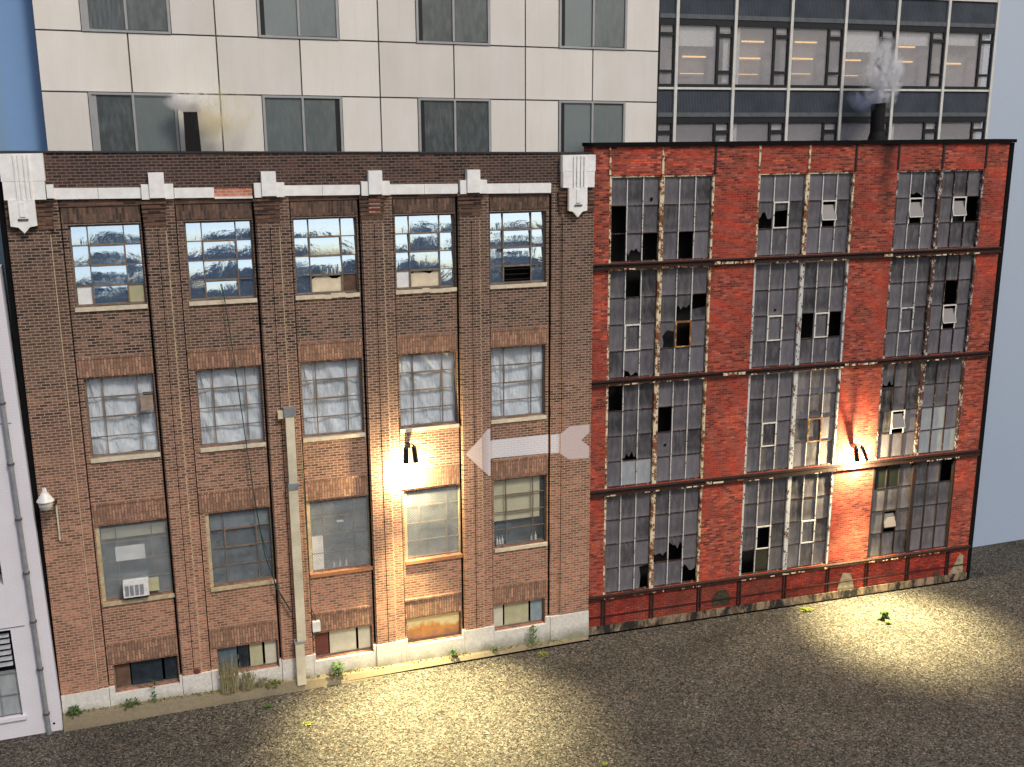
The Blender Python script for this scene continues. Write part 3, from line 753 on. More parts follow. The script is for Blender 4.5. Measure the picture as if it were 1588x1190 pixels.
def factory_window(ci,ri,ui):
    c=CX[ci]; xa,xb=(c[0],c[1]) if ui==0 else (c[1],c[2]); z0,z1=RZ[ri]; w,h=xb-xa,z1-z0
    nz=3 if ri==0 else 4
    rnd=random.Random(ci*100+ri*10+ui)
    fmat={0:'rp_cream',1:'rp_white' if ri else 'rp_cream',2:'rp_mixed'}[ci]
    mmat='muntin_white'
    if ci==2: 
        if ri==3: fmat='rp_dark'; mmat='rp_dark'
        elif ri==2: fmat='rp_mixed'; mmat='rp_dark' if ui==0 else 'muntin_rust'
        else: mmat='muntin_white' if ui==0 else 'muntin_rust'
    fm=MB(); f=.065
    fm.box(0,f,-.085,.03,0,h); fm.box(w-f,w,-.085,.03,0,h); fm.box(f,w-f,-.07,.03,h-.045,h); fm.box(f,w-f,-.05,.03,0,.03,2)
    X=[f+(w-2*f)*k/3 for k in range(4)]; Z=[.03+(h-.075)*k/nz for k in range(nz+1)]
    for k in (1,2):
        for r in range(nz):
            j=rnd.uniform(-.003,.003); fm.box(X[k]-.014+j,X[k]+.014+j,-.035,.012,Z[r]+.001,Z[r+1]-.001,1)
    for k in range(1,nz): fm.box(f,w-f,-.03,.010,Z[k]-.010,Z[k]+.010,2)
    # rust scabs on the stiles
    for q in range(int(h*5)):
        z=rnd.uniform(0,h-.05); s=rnd.choice((0,1)); x=(0 if s==0 else w-f); x+=rnd.uniform(0,f-.03); fm.box(x,x+rnd.uniform(.012,.03),-.092,-.0855,z,z+rnd.uniform(.02,.09),3)
    wo=fm.build('window',[M[fmat],M[mmat],M['muntin_rust' if ri<3 or ci<2 else 'rp_dark'],M['steel_beam']],rb,(xa,.09,z0))
    g=MB(); spec=SPEC.get((ci,ri),{})
    basek=rnd.uniform(.35,.6)
    for cc in range(3):
        for rr in range(nz):
            s=spec.get((cc+3*ui,rr)); x0,x1=X[cc],X[cc+1]; zb,zt=Z[nz-1-rr],Z[nz-rr]
            tint=min(1,max(0,basek+rnd.uniform(-.42,.36)+(.12 if rr==nz-1 else 0))); mi=0
            def poly(P,y=.0,mi=0,tint=tint):
                ty=rnd.uniform(-.008,.008); tx=rnd.uniform(-.006,.006)
                g.face([(x,y+ty*(z-zb)/(zt-zb)+tx*(x-x0)/(x1-x0),z) for x,z in P],mi,[((x-x0)/(x1-x0),(z-zb)/(zt-zb)) for x,z in P],tint)
            full=[(x0,zb),(x1,zb),(x1,zt),(x0,zt)]
            def ventframe(mat,y=-.06):
                vf=MB(); e=.045
                vf.box(x0-.01,x0+e-.01,y,-.036,zb,zt); vf.box(x1-e+.01,x1+.01,y,-.036,zb,zt); vf.box(x0+e-.01,x1-e+.01,y,-.036,zt-e,zt); vf.box(x0+e-.01,x1-e+.01,y,-.036,zb,zb+.035)
                for xx in (x0+.002,x1-.022): vf.box(xx,xx+.02,y-.015,y-.0005,(zb+zt)/2-.02,(zb+zt)/2+.02,1)
                return vf.build('vent',[M[mat],M['steel_beam']],wo)
            if s=='X': continue
            if s is None: poly(full); 
            elif s=='L': poly(full,mi=0,tint=1.0)
            elif s=='P': poly(full,mi=2,tint=.5)
            elif s=='D': poly(full,mi=1)
            elif s=='D2': poly([(x0,zb),(x1,zb),(x1,zb+(zt-zb)*.5),(x0,zb+(zt-zb)*.42)],mi=0,tint=.0)
            elif s=='V': poly(full); ventframe('vent_white' if not(ci==2) else 'rp_white')
            elif s=='VR': poly(full); ventframe('vent_orange')
            elif s=='VD': poly(full); ventframe('rp_dark')
            elif s=='VX': ventframe('vent_orange' if ci==0 else 'vent_white'); 
            elif s=='VH': ventframe('vent_white'); poly([(x0,zb+(zt-zb)*.62),(x1,zb+(zt-zb)*.68),(x1,zt),(x0,zt)])
            elif s=='O':
                light=MB(); H=zt-zb; ym=-.05
                vf='vent_white' if (ci,ri)!=(2,3) else 'rp_dark'
                A=(x0+.005,x1-.005); zt2=zt-.18*H; zb2=zb+.26*H
                light.face([(A[0],-.11,zb2),(A[1],-.11,zb2),(A[1],.03,zt2),(A[0],.03,zt2)],1,tint=.7,uv=[(0,0),(1,0),(1,1),(0,1)])
                for (pa,pb) in (((A[0],-.115,zb2),(A[0],.025,zt2)),((A[1],-.115,zb2),(A[1],.025,zt2)),((A[0],-.115,zb2),(A[1],-.115,zb2))): light.tube([pa,pb],.014,6,0)
                light.build('open_vent',[M[vf],M['vent_glass']],wo); 
                fr_=MB(); fr_.box(x0-.01,x0+.03,-.05,-.036,zb,zt); fr_.box(x1-.03,x1+.01,-.05,-.036,zb,zt); fr_.box(x0+.03,x1-.03,-.05,-.036,zt-.04,zt); fr_.build('vent',M[vf],wo)
            elif s[0]=='b': poly(jag(x0,x1,zb,zt,s[1],hash((ci,ri,cc,rr))%999))
            elif s[0]=='b2': poly([(x0,zb),(x0+.25*(x1-x0),zb),(x0+.3*(x1-x0),zb+.2*(zt-zb)),(x0+.2*(x1-x0),zb+.45*(zt-zb)),(x0+.5*(x1-x0),zb+.68*(zt-zb)),(x1,zb+.6*(zt-zb)),(x1,zt),(x0,zt)])
            elif s[0]=='r': poly([(x0,zb),(x0+s[1]*(x1-x0),zb),(x0+(s[1]+.06)*(x1-x0),zb+.5*(zt-zb)),(x0+s[1]*.9*(x1-x0),zb+.9*(zt-zb)),(x1,zb+.97*(zt-zb)),(x1,zt),(x0,zt)])
            elif s[0]=='h':
                poly(full); m=MB(); cx=x0+(x1-x0)*(.3+s[1]); cz=zb+(zt-zb)*(.1+s[2]); m.quadbox([(cx+.05*math.cos(a)*rnd.uniform(.6,1.3),cz+.05*math.sin(a)*rnd.uniform(.6,1.3)) for a in [k*math.pi/4 for k in range(8)]],-.012,-.009); m.build('hole',M['black'],wo)
    g.build('glass',[M['red_glass'],M['green_glass'],M['pale_glass']],wo)
for ci in range(3):
    for ri in range(4):
        for ui in range(2): factory_window(ci,ri,ui)

# ================================================================== CONCRETE TOWER
YT=.95
tw=empty('office_tower',PB(0,YT,0),AB)
tag(tw,'off white panelled concrete tower with wide aluminium windows behind the brown warehouse','building')
TX=[-13.71,-11.68,-9.64,-7.62,-5.61,-3.61,-1.61,.36,2.36]
sh=lambda x:-.0130*(x+13.7)
mb=MB(); mb.box(-13.70,2.35,.03,.55,0,21); mb.build('wall',M['joint_and_shadow'],tw)
levels=[]   # (z0,z1,is window row)
pan=MB(); wins=[]
g=.018
def tpanel(x0,x1,z0,z1):
    P=[(x0+g,z0+g+sh(x0)),(x1-g,z0+g+sh(x1)),(x1-g,z1-g+sh(x1)),(x0+g,z1-g+sh(x0))]
    n0=len(pan.f); pan.quadbox(P,0,.029); tt=random.Random(int(x0*7+z0*13)).random()
    for q in range(n0,len(pan.f)): pan.tint[q]=tt
rows=[(10.5,13.97,0),(13.97,15.86,1),(15.86,17.24,0),(17.24,19.12,1),(19.12,20.9,0)]
for z0,z1,k in rows:
    if not k:
        for a,b in zip(TX[:-1],TX[1:]): tpanel(a,b,z0,z1)
    else:
        for j in (1,3,5,7):
            wa,wb=TX[j]-1.0,TX[j]+1.0
            tpanel(TX[j-1],wa,z0,z1); tpanel(wb,TX[j+1],z0,z1); wins.append((wa,wb,z0,z1,j))
pan.build('facade_panels',M['tower_panel'],tw,bevel=.004)
for (wa,wb,z0,z1,j) in wins:
    w,h=wb-wa,z1-z0; dz=sh((wa+wb)/2); f=MB(); e=.055; S=-.013*w
    f.box(0,w,-.03,.028,h-e,h,dz=S); f.box(0,w,-.03,.028,0,e,dz=S); f.box(0,e*1.1,-.03,.028,e,h-e); f.box(w-e*1.1,w,-.03,.028,e+S,h-e+S); f.box(w/2-.028,w/2+.028,-.035,.028,e,h-e)
    wo=f.build('window',M['alu'],tw,(wa,0,z0+sh(wa)))
    rnd=random.Random(j+int(z0)); m=MB()
    for a,b,t in ((e,w/2-.03,rnd.choice((.12,.45,.75))),(w/2+.03,w-e,rnd.choice((.15,.4,.6)))):
        m.face([(a,.015,e),(b,.015,e),(b,.015+rnd.uniform(-.01,.01),h-e),(a,.015,h-e)],0,[(0,.3),(1,.3),(1,1),(0,1)],t)
    m.build('glass',M['tower_glass'],wo)
    side=rnd.choice((0,1)); m=MB(); x=e*1.1 if side==0 else w-e*1.1-.11
    m.box(x,x+.11,.0,.012,e,h-e-.02); m.box(w/2+.03,w-e,.0,.010,h-e-.045,h-e-.02) ; m.build('sash_edge',M['office_black' if j in(5,3,7) else 'alu'],wo)
    if z0>17 and j==1:
        m=MB(); n=14
        for k in range(n): m.face([(.15+k*.055,.010+.012*(k%2),.06),(.15+(k+1)*.055,.010+.012*((k+1)%2),.06),(.15+(k+1)*.055,.010+.012*((k+1)%2),h-.08),(.15+k*.055,.010+.012*(k%2),h-.08)],sm=True)
        m.build('curtain',M['grey_room'],wo)
# ================================================================== GLASS OFFICE
of=empty('glass_office_block',PB(0,YT,0),AB)
tag(of,'glass curtain wall office block with navy spandrels and cream mullions behind the red factory','building')
MX=[2.90+1.855*k for k in range(7)]
mb=MB(); mb.box(2.37,14.03,.40,.55,0,21); mb.build('wall',M['office_room'],of)
mb=MB()
for x in MX: mb.box(x-.045,x+.045,-.07,.05,0,20.9)
for z in (13.35,16.04,18.72): 
    for a,b in zip([2.37]+MX[:-1],MX): mb.box(a+(.046 if a>2.5 else 0),b-.046,-.05,.05,z-.03,z+.03)
mb.build('mullions',M['office_white'],of,bevel=.006)
ri=0
for k,(a,b) in enumerate(zip([2.37]+MX[:-1],MX)):
    a2=a+.046 if k else a; b2=b-.046
    for zt in (13.32,16.01,18.69):
        m=MB(); m.box(a2,b2,.0,.06,zt-.64,zt); so=m.build('spandrel',M['spandrel'],of)
        m=MB(); m.box(a2,b2,-.04,.06,zt-.76,zt-.641); m.build('ledge',M['ledge'],so)
        m=MB(); m.box(a2,b2,-.02,.06,zt-.91,zt-.761); m.build('window_head',M['office_black'],so)
    for zb in (13.38,16.07):
        m=MB(); m.box(a2,b2,-.02,.05,zb,zb+.09); m.build('window_foot',M['office_black'],of)
bl=random.Random(5)
for k,(a,b) in enumerate(zip([2.37]+MX[:-1],MX)):
    for fi,(zb,zh) in enumerate(((13.47,15.10),(16.16,17.78))):
        h=zh-zb; f=MB(); full=k>0
        x0=a+.046 if full else a; x1=b-.046; w=x1-x0
        nx=w-.52 if full else 0.0
        # narrow column bars
        f.box(nx,nx+.075 if full else .03,-.02,.04,0,h); f.box(w-.05,w,-.02,.04,0,h)
        n0=nx+(.075 if full else .03)
        for (p,q) in ((h*.80,h*.86),(h*.19,h*.235)): f.box(n0,w-.05,-.02,.04,p,q)
        f.box(n0,w-.05,-.02,.04,h-.03,h)
        if full: f.box(.03,nx,-.02,.04,h-.02,h)
        if full: f.box(0,.03,-.02,.04,0,h)
        wo=f.build('window',M['office_black'],of,(x0,0,zb))
        gm=MB(); gm.face([(0,.03,0),(w,.03,0),(w,.03,h),(0,.03,h)]); gm.build('glass',M['office_glass'],wo)
        if full:
            bm_=MB(); any_=False
            if fi==1:
                lv={1:.36,4:.40,5:.26,6:.24}.get(k,0)
                if lv: bm_.box(.03,nx,.10,.11,h*(1-lv),h); any_=True
                if k in (2,): bm_.box(.03,.20,.10,.11,0,h); any_=True
                if k==5: bm_.box(.03,.14,.12,.13,0,h*.73); any_=True
                bm_.box(n0,w-.05,.10,.11,h*.9,h)
                if k in (1,4): bm_.box(n0+.20,w-.05,.10,.11,.05,h*.88)
            else:
                if k in (2,5): bm_.box(.03,.22,.10,.11,0,h); 
                bm_.box(n0,w-.05,.10,.11,h*.86,h)
                if k in (1,): bm_.box(n0+.2,w-.05,.10,.11,.05,h*.7)
            bm_.build('blind',M['office_blind'],wo)
            if fi==1:
                lm=MB()
                for q,(zz,xo) in enumerate({1:((.46,.3),(.18,.25)),2:((.74,.35),(.45,.25),(.18,.2)),3:((.75,.3),(.46,.2),(.2,.15)),4:((.45,.05),(.18,.0)),5:((.71,.15),(.44,.1)),6:((.42,.1),)}[k]):
                    lm.box(.03+xo,.03+xo+.75 if xo+.75<nx-.05 else nx-.03,.30,.33,h*zz,h*zz+(.045 if zz>.3 else .02))
                lm.build('strip_light',M['strip'],wo)

# ================================================================== WHITE BUILDING, left edge
wb=empty('white_building',PB(-14.68,-.02,0),AB)
tag(wb,'white painted brick building at the left edge with grey downpipe and louvred window','building')
mb=MB(); sx=lambda z:-.0185*z
H=11.9
def wq(x0,x1,z0,z1,y0,y1,m=mb,mi=0): m.quadbox([(x0+sx(z0),z0),(x1+sx(z0),z0),(x1+sx(z1),z1),(x0+sx(z1),z1)],y0,y1,mi)
wq(-5,-.88+.0,0,.55,-.25,.5)
wq(-.88,0,0,H,-.25,.5); wq(-5,-.881,2.95,4.15,-.25,.5); wq(-5,-.881,5.45,H,-.25,.5); wq(-5,-2.4,.551,2.949,-.25,.5); wq(-5,-2.3,4.151,5.449,-.25,.5)
mb.build('wall',M['white_wall'],wb)
mb=MB(); wq(-2.4,-.88,.6,1.78,-.12,-.05,mb); wo=mb.build('window',M['pale_glass'],wb)
m=MB(); wq(-2.4,-.88,1.74,1.80,-.16,-.1205,m); wq(-2.4,-.88,1.15,1.18,-.16,-.1205,m); wq(-1.35,-1.32,.6,1.739,-.16,-.1205,m); wq(-.93,-.881,.6,1.739,-.16,-.1205,m); m.build('frame',M['grey_metal'],wo)
m=MB(); wq(-2.5,-.80,.50,.595,-.32,-.251,m); m.build('sill',M['white_wall'],wo)
m=MB(); wq(-2.4,-.88,1.81,2.94,-.06,-.01,m); lo=m.build('louvre_vent',M['black'],wb)
m=MB()
for k in range(6): 
    z=1.95+k*.155; m.face([(-2.4+sx(z),-.16,z),(-.95+sx(z),-.16,z),(-.95+sx(z),-.08,z+.08),(-2.4+sx(z),-.08,z+.08)])
m.build('slats',M['grey_metal'],lo)
mb=MB(); wq(-2.4,-1.22,4.17,5.44,-.12,-.05,mb); wo=mb.build('window',M['navy_pane'],wb)
m=MB(); wq(-2.5,-1.10,4.06,4.149,-.32,-.251,m); m.build('sill',M['white_wall'],wo)
for q in ((-.2,8.2),(-.55,3.0),(-1.3,6.1)):
    m=MB(); wq(-2.4,q[0],q[1],q[1]+.025,-.262,-.2505,m); m.build('joint_line',M['grey_metal'],wb)
m=MB(); m.tube([(-.33+sx(z),-.33,z) for z in (0.0,3,6,9,11.8)],.062,12); dp2=m.build('downpipe',M['grey_metal'],wb)
for z in (.55,1.8,3.1,4.4,5.8,7.2,8.7,10.1):
    m=MB(); m.tube([(-.33+sx(z),-.33,z),(-.33+sx(z),-.33,z+.05)],.082,12); m.build('pipe_bracket',M['joint_and_shadow'],dp2)
m=MB(); m.tube([(-.2,-.26,.22),(-.2,-.25,.22)],.03,10); m.build('bolt_hole',M['black'],wb)

# ================================================================== BACKDROP, GROUND
bd=MB(); bd.box(-40,45,0,.1,-.5,32); bo=bd.build('sky',M['backdrop'],None,PB(0,1.65,0)); bo.rotation_euler=(0,0,AB); tag(bo,kind='structure')
gm=MB(); gm.face([(-220,-260,0),(220,-260,0),(220,150,0),(-220,150,0)]); go=gm.build('ground',M['gravel']); tag(go,kind='structure')

# loose stones scattered on the gravel sheet
def ico():
    bm=bmesh.new(); bmesh.ops.create_icosphere(bm,subdivisions=1,radius=1); V=[v.co.copy() for v in bm.verts]; F=[[v.index for v in f.verts] for f in bm.faces]; bm.free(); return V,F
IV,IF=ico()
rnd=random.Random(11); vs=[];fs=[];tn=[]
N=26000
for i in range(N):
    yl=-rnd.random()**1.2*11.5-.03; x=rnd.uniform(-14.6-3,17.5)
    p=PB(x,yl,0); r=rnd.uniform(.007,.015)*(1.6 if rnd.random()<.06 else 1)
    a=rnd.uniform(0,6.28); ca,sa=math.cos(a),math.sin(a); sx_,sy_,sz_=r*rnd.uniform(.8,1.4),r*rnd.uniform(.6,1.1),r*rnd.uniform(.4,.8)
    if x>-.2 and PR(0,0,0) and yl>-.75 and x>0: 
        if yl>-.12-.037*x: continue
    if yl>-.36 and x<0: continue
    t=rnd.random(); n=len(vs)
    for v in IV:
        X,Y,Z=v.x*sx_*(1+.25*rnd.uniform(-1,1)),v.y*sy_,v.z*sz_
        vs.append((p.x+X*ca-Y*sa,p.y+X*sa+Y*ca,Z+sz_*.5))
    for f in IF: fs.append([n+k for k in f]); tn.append(t)
me=bpy.data.meshes.new('gravel'); me.from_pydata(vs,[],fs); at=me.attributes.new('tint','FLOAT','FACE'); at.data.foreach_set('value',tn); me.materials.append(M['pebble'])
ps=bpy.data.objects.new('gravel',me); col.objects.link(ps); tag(ps,'loose fine stones scattered over the dark gravel ground','gravel',kind='stuff')

# ================================================================== THINGS
# stack behind the warehouse parapet
cs=empty('smokestack',PB(-10.40,.40,14.42),AB)
tag(cs,'short square black chimney stack rising behind the brown warehouse parapet','smokestack')
mb=MB(); mb.quadbox([(-.17,-.3),(.20,-.3),(.155,.93),(-.155,.93)],-.15,.15); mb.build('stack_body',M['black_iron'],cs,bevel=.015)
mb=MB(); mb.box(-.16,.16,-.155,.155,.931,.96); mb.build('stack_rim',M['black_iron'],cs,bevel=.01)

# twin-head wall lamps
def wall_lamp(P,A,x,z,tilt,label):
    t=empty('wall_lamp',P(x,-.02,z),A); tag(t,label,'wall lamp','twin head wall lamps')
    m=MB(); m.box(-.06,.06,-.20,0,-.06,.06); m.build('mounting_box',M['lamp_black'],t,bevel=.012)
    for s in (-1,1):
        m=MB(); dx=tilt[0] if s<0 else tilt[1]
        m.tube([(s*.03,-.15,.0),(s*.08,-.24,.07),(s*.11,-.33,.05),(s*.11,-.36,-.02)],.022,8); ar=m.build('arm',M['lamp_black'],t)
        a=Vector((s*.11,-.36,.0)); d=Vector((dx,-.02,-.42)); 
        m=MB(); m.tube([a+d*k for k in (-.15,-.05,0,.5,.9,1.0)],[.02,.055,.07,.078,.085,.085],14,caps=False); m.tube([a+d*k for k in (-.2,-.15)],[.02,.025],8)
        m.build('lamp_shade',M['lamp_black'],t)
        m=MB(); e=a+d*.92; m.tube([e+Vector((0,0,.03)),e,e-Vector((0,0,.035)),e-Vector((0,0,.05))],[.03,.045,.035,.01],10); m.build('bulb',M['bulb'],t)
    return t
L1=wall_lamp(PB,AB,-5.40,6.62,(-.02,.03),'twin head black lamp glowing on the brown warehouse above a screened window')
L2=wall_lamp(PR,AR,8.84,5.22,(.06,.17),'twin head black lamp glowing on the red factory pier between two window grids')

# pendant dome light at the warehouse corner
t=empty('dome_light',PB(-14.32,-.16,6.15),AB); tag(t,'white cone topped dome light on a bracket at the left corner of the brown warehouse','lamp')
m=MB(); m.tube([(.06,0,-.0),(.06,-.18,-.06),(.0,-.30,-.04),(-.10,-.36,.10),(-.14,-.38,.16)],.022,8); m.build('bracket',M['lamp_black'],t)
m=MB(); m.tube([(-.14,-.40,.10),(-.14,-.40,.14),(-.14,-.40,.30),(-.14,-.40,.36),(-.14,-.40,.46)],[.17,.20,.10,.06,.045],20); m.build('lamp_shade',M['white_metal'],t)
m=MB(); m.tube([(-.14,-.40,-.10),(-.14,-.40,-.06),(-.14,-.40,.02),(-.14,-.40,.10)],[.07,.13,.16,.16],20); m.build('globe',simple('milky globe',(.45,.43,.38),.2,.6),t)
m=MB(); m.box(.035,.07,-.04,0,-1.05,-.06); m.build('conduit',M['conduit'],t)

# air conditioner
t=empty('air_conditioner',PB(-12.93,.05,3.26),AB); tag(t,'white air conditioner sticking out of the screened window low on the left','air conditioner')
m=MB(); m.box(0,.62,-.28,.1,.09,.46); m.build('casing',M['white_metal'],t,bevel=.015)
m=MB()
for k in range(4): m.box(.045+k*.12,.135+k*.12,-.292,-.281,.14,.42)
m.build('grille',M['grey_metal'],t)
m=MB(); m.box(.625,.87,-.06,-.04,.10,.46); m.build('side_panel',M['olive_board'],t)
m=MB(); m.box(.02,.60,-.12,.05,-.01,.085); m.build('support',M['black'],t)

# electric box + wire
t=empty('electrical_box',PB(-8.20,-.02,1.56),AB); tag(t,'small white electrical box on brick beside the white downpipe','electrical box')
m=MB(); m.box(0,.20,-.12,0,0,.30); m.build('box_body',M['white_metal'],t,bevel=.01)
m=MB(); m.box(-.008,.208,-.13,-.121,.02,.29); m.build('lid',M['white_metal'],t)
m=MB(); m.tube([(.10,-.05,.30),(.09,-.05,.42),(-.03,-.19,.75),(-.03,-.19,1.6),(-.05,-.20,3.5),(-.07,-.20,5.50)],.012,6); m.build('wire',M['cable'],t)
m=MB(); m.tube([(.12,-.05,0),(.10,-.05,-.12),(.0,-.05,-.25)],.01,6); m.build('wire',M['cable'],t)

# cable from the upper window
pts=[(-9.98,-.10,11.25),(-9.95,-.17,11.0),(-9.86,-.18,10.0),(-9.78,-.17,9.0),(-9.66,-.17,7.3),(-9.52,-.18,5.5),(-9.36,-.20,4.0),(-9.10,-.22,3.05),(-8.72,-.26,2.24)]
m=MB(); m.tube([tuple(Vector(p)-Vector((-9.98,0,11.25))) for p in pts],.014,6)
m.tube([tuple(Vector(p)-Vector((-9.98,0,11.25))) for p in ((-9.52,-.19,5.5),(-9.42,-.20,4.6),(-9.22,-.21,3.7),(-9.15,-.24,3.1),(-8.76,-.28,2.3))],.011,6)
o=m.build('hanging_cable',M['cable'],None,PB(-9.98,0,11.25)); o.rotation_euler=(0,0,AB); tag(o,'thin dark green cable hanging from the second top window down to the downpipe','cable')

# bottles on inner sills
def bottle(x,z,hh,label,mat):
    m=MB(); m.tube([(0,0,0),(0,0,.01),(0,0,hh*.55),(0,0,hh*.72),(0,0,hh)],[.03,.034,.034,.014,.013],10)
    o=m.build('bottle',mat,None,PB(x,.17,z)); tag(o,label,'bottle','bottles on the lower window sills'); return o
bot=simple('pale bottle glass',(.55,.58,.55),.2,.6)
for k,(x,hh) in enumerate(((-7.50,.22),(-7.33,.26),(-7.16,.24))): bottle(x,3.26,hh,'%s of three pale bottles inside the window right of the downpipe'%('left','middle','right')[k] if k!=1 else 'middle of three pale bottles inside the window right of the downpipe',bot)
for k,(x,hh) in enumerate(((-2.78,.26),(-2.70,.22),(-2.62,.27))): bottle(x,3.27,hh,('leftmost','second','third')[k]+' pale bottle inside the yellow blind window below the arrow',bot)
for k,(x,hh) in enumerate(((-1.72,.20),(-1.60,.24))): bottle(x,3.27,hh,('shorter','taller')[k]+' bottle in the right corner of the yellow blind window',bot)

# weeds
def weed(P_,name,label,mat,n,h,spread,kind='leaf',sd=1,cat='plant',group=None):
    rnd=random.Random(sd); m=MB()
    for i in range(n):
        a=rnd.uniform(0,6.28); rr=spread*math.sqrt(rnd.random()); bx,by=rr*math.cos(a)*.5,rr*math.sin(a)*.25
        if kind=='grass':
            hh=h*rnd.uniform(.4,1); lx=rnd.uniform(-.4,.4)*spread
            m.face([(bx-.008,by,0),(bx+.008,by,0),(bx+lx*.5+.006,by-.03,hh*.6),(bx+lx*.5-.006,by-.03,hh*.6)],tint=rnd.random()); m.face([(bx+lx*.5-.006,by-.03,hh*.6),(bx+lx*.5+.006,by-.03,hh*.6),(bx+lx,by-.05,hh)],tint=rnd.random())
            if rnd.random()<.5: 
                for q in range(3): zz=hh*rnd.uniform(.7,1.0); m.face([(bx+lx-.02,by-.05,zz-.03),(bx+lx+.02,by-.05,zz-.03),(bx+lx+.01,by-.07,zz+.02)],tint=rnd.random())
        else:
            zz=h*rnd.random(); c=Vector((rr*math.cos(a)*(1-zz/h*.4),rr*math.sin(a)*.6-.03,zz)); L=rnd.uniform(.05,.10); d=Vector((math.cos(a),math.sin(a),rnd.uniform(-.3,.7))).normalized(); s=d.cross(Vector((0,0,1))).normalized()*L*.35
            m.face([c-d*L*.5,c+s,c+d*L*.6,c-s],tint=rnd.random())
    if kind!='grass':
        m.tube([(0,-.02,0),(.01,-.03,h*.5),(.03,-.03,h*.9)],.008,5)
    o=m.build(name,M[mat],None,P_); o.rotation_euler=(0,0,AB)
    tag(o,label,cat,group)
weed(PB(-7.58,-.24,.18),'weed','bushy green weed at the wall foot right of the downpipe','leaf',120,.42,.26,sd=2)
weed(PB(-1.83,-.22,.10),'weed','tall leafy green weed under the rightmost basement window of the warehouse','leaf',90,.62,.22,sd=3)
weed(PB(-12.42,-.22,.36),'weed','thin vine growing in front of the dark basement window at far left','leaf',30,.65,.09,sd=4)
weed(PB(-14.40,-.24,.38),'weed','low weeds at the left corner of the warehouse foundation','leaf',70,.20,.22,sd=5)
weed(PB(-13.0,-.22,.34),'weed','low sprawling weed under the brown boarded basement window','leaf',50,.16,.26,sd=6)
weed(PB(-9.35,-.24,.26),'weed','yellow green moss clump left of the downpipe foot','lime',60,.14,.25,sd=7)
weed(PB(-4.25,-.22,.16),'weed','small dark weed under the rusty plate window','leaf',40,.26,.12,sd=8)
weed(PB(-3.0,-.22,.14),'weed','tiny weed beside the pale boarded window','leaf',24,.14,.10,sd=9)
weed(PB(-10.52,-.30,.30),'dry_grass','tall dry grass in front of the blue grey basement window','dry',90,1.25,.45,'grass',sd=10)
weed(PB(-10.05,-.30,.30),'dry_grass','shorter dry grass right of the tall clump by the basement window','dry',50,.75,.35,'grass',sd=12)
weed(PB(-9.72,-.26,.28),'dry_grass','low brown tuft between dry grass and downpipe','dry',40,.35,.30,'grass',sd=13)
# thin line of moss, grit and dead stems where the wall meets the kerb
rnd=random.Random(77); m=MB()
for i in range(1500):
    x=-14.6+14.5*rnd.random(); z=.40-.022*(x+14.66); 
    if mnoise.noise(Vector((x*1.3,3,0)))+rnd.uniform(-.3,.3)<-.02: continue
    y=-.14-rnd.random()**2*.10; L=rnd.uniform(.015,.05); a=rnd.uniform(0,3.14)
    c=Vector((x,y,z-.05*abs(y)*5+rnd.uniform(0,.04))); d=Vector((math.cos(a),-.3,rnd.uniform(0,1.3))).normalized()*L; q=Vector((-math.sin(a),.2,.6)).normalized()*L*.4
    m.face([c-d-q,c+d-q,c+d+q,c-d+q],mi=rnd.choice((0,0,1)),tint=rnd.random())
o=m.build('ground_cover',[M['dry'],M['lime']],None,PB(0,0,0)); o.rotation_euler=(0,0,AB); tag(o,'thin moss and dead stems along the foot of the warehouse wall','moss',kind='stuff')
# plants on the gravel
def ground_plant(x,y,label,mat,n,h,sp,sd):
    weed(Vector((x,y,0)),'plant_tuft',label,mat,n,h,sp,sd=sd)
ground_plant(11.57,30.42,'dark green leafy clump lying in the bright pool of light on the gravel','leaf',260,.30,.20,21)
ground_plant(11.60,30.12,'little yellow green tuft in front of the dark green clump','lime',50,.10,.12,22)
ground_plant(9.31,31.10,'flat yellow green moss patch near the red factory wall','lime',120,.05,.28,23)
ground_plant(.83,28.22,'pale yellow moss spot on gravel before the warehouse','lime',70,.04,.20,24)
ground_plant(-5.36,24.56,'bright yellow leaf litter spot in the left lamp pool','lime',40,.04,.16,25)
ground_plant(-6.55,25.38,'small dark green sprig left of the lamp pool','leaf',40,.08,.13,26)
ground_plant(2.17,22.73,'yellow tuft at the bottom edge of the picture','lime',30,.04,.10,27)

# ---- tree line across the yard, seen only in the upper windows' reflections
rnd=random.Random(31); m=MB()
for i in range(46):
    u=i/45+rnd.uniform(-.01,.01); x=-25+u*125; y=-70+u*48+rnd.uniform(-4,4); Ht=rnd.uniform(13,24); W=rnd.uniform(3.5,7)
    for k in range(260):
        z=rnd.random(); zz=z*Ht; rad=W*(1-z)**.6*rnd.uniform(.2,1); a=rnd.uniform(0,6.28)
        c=Vector((x+rad*math.cos(a),y+rad*math.sin(a),zz)); s=rnd.uniform(.5,1.3)
        d1=Vector((rnd.uniform(-1,1),rnd.uniform(-1,1),rnd.uniform(-.6,.6))).normalized()*s; d2=d1.cross(Vector((rnd.uniform(-1,1),rnd.uniform(-1,1),rnd.uniform(-1,1)))).normalized()*s
        m.face([c-d1-d2,c+d1-d2*.6,c+d1*.7+d2,c-d1+d2],tint=rnd.random())
o=m.build('treeline',M['treeleaf']); tag(o,'far dark trees across the yard reflected in the top windows','trees',kind='stuff')

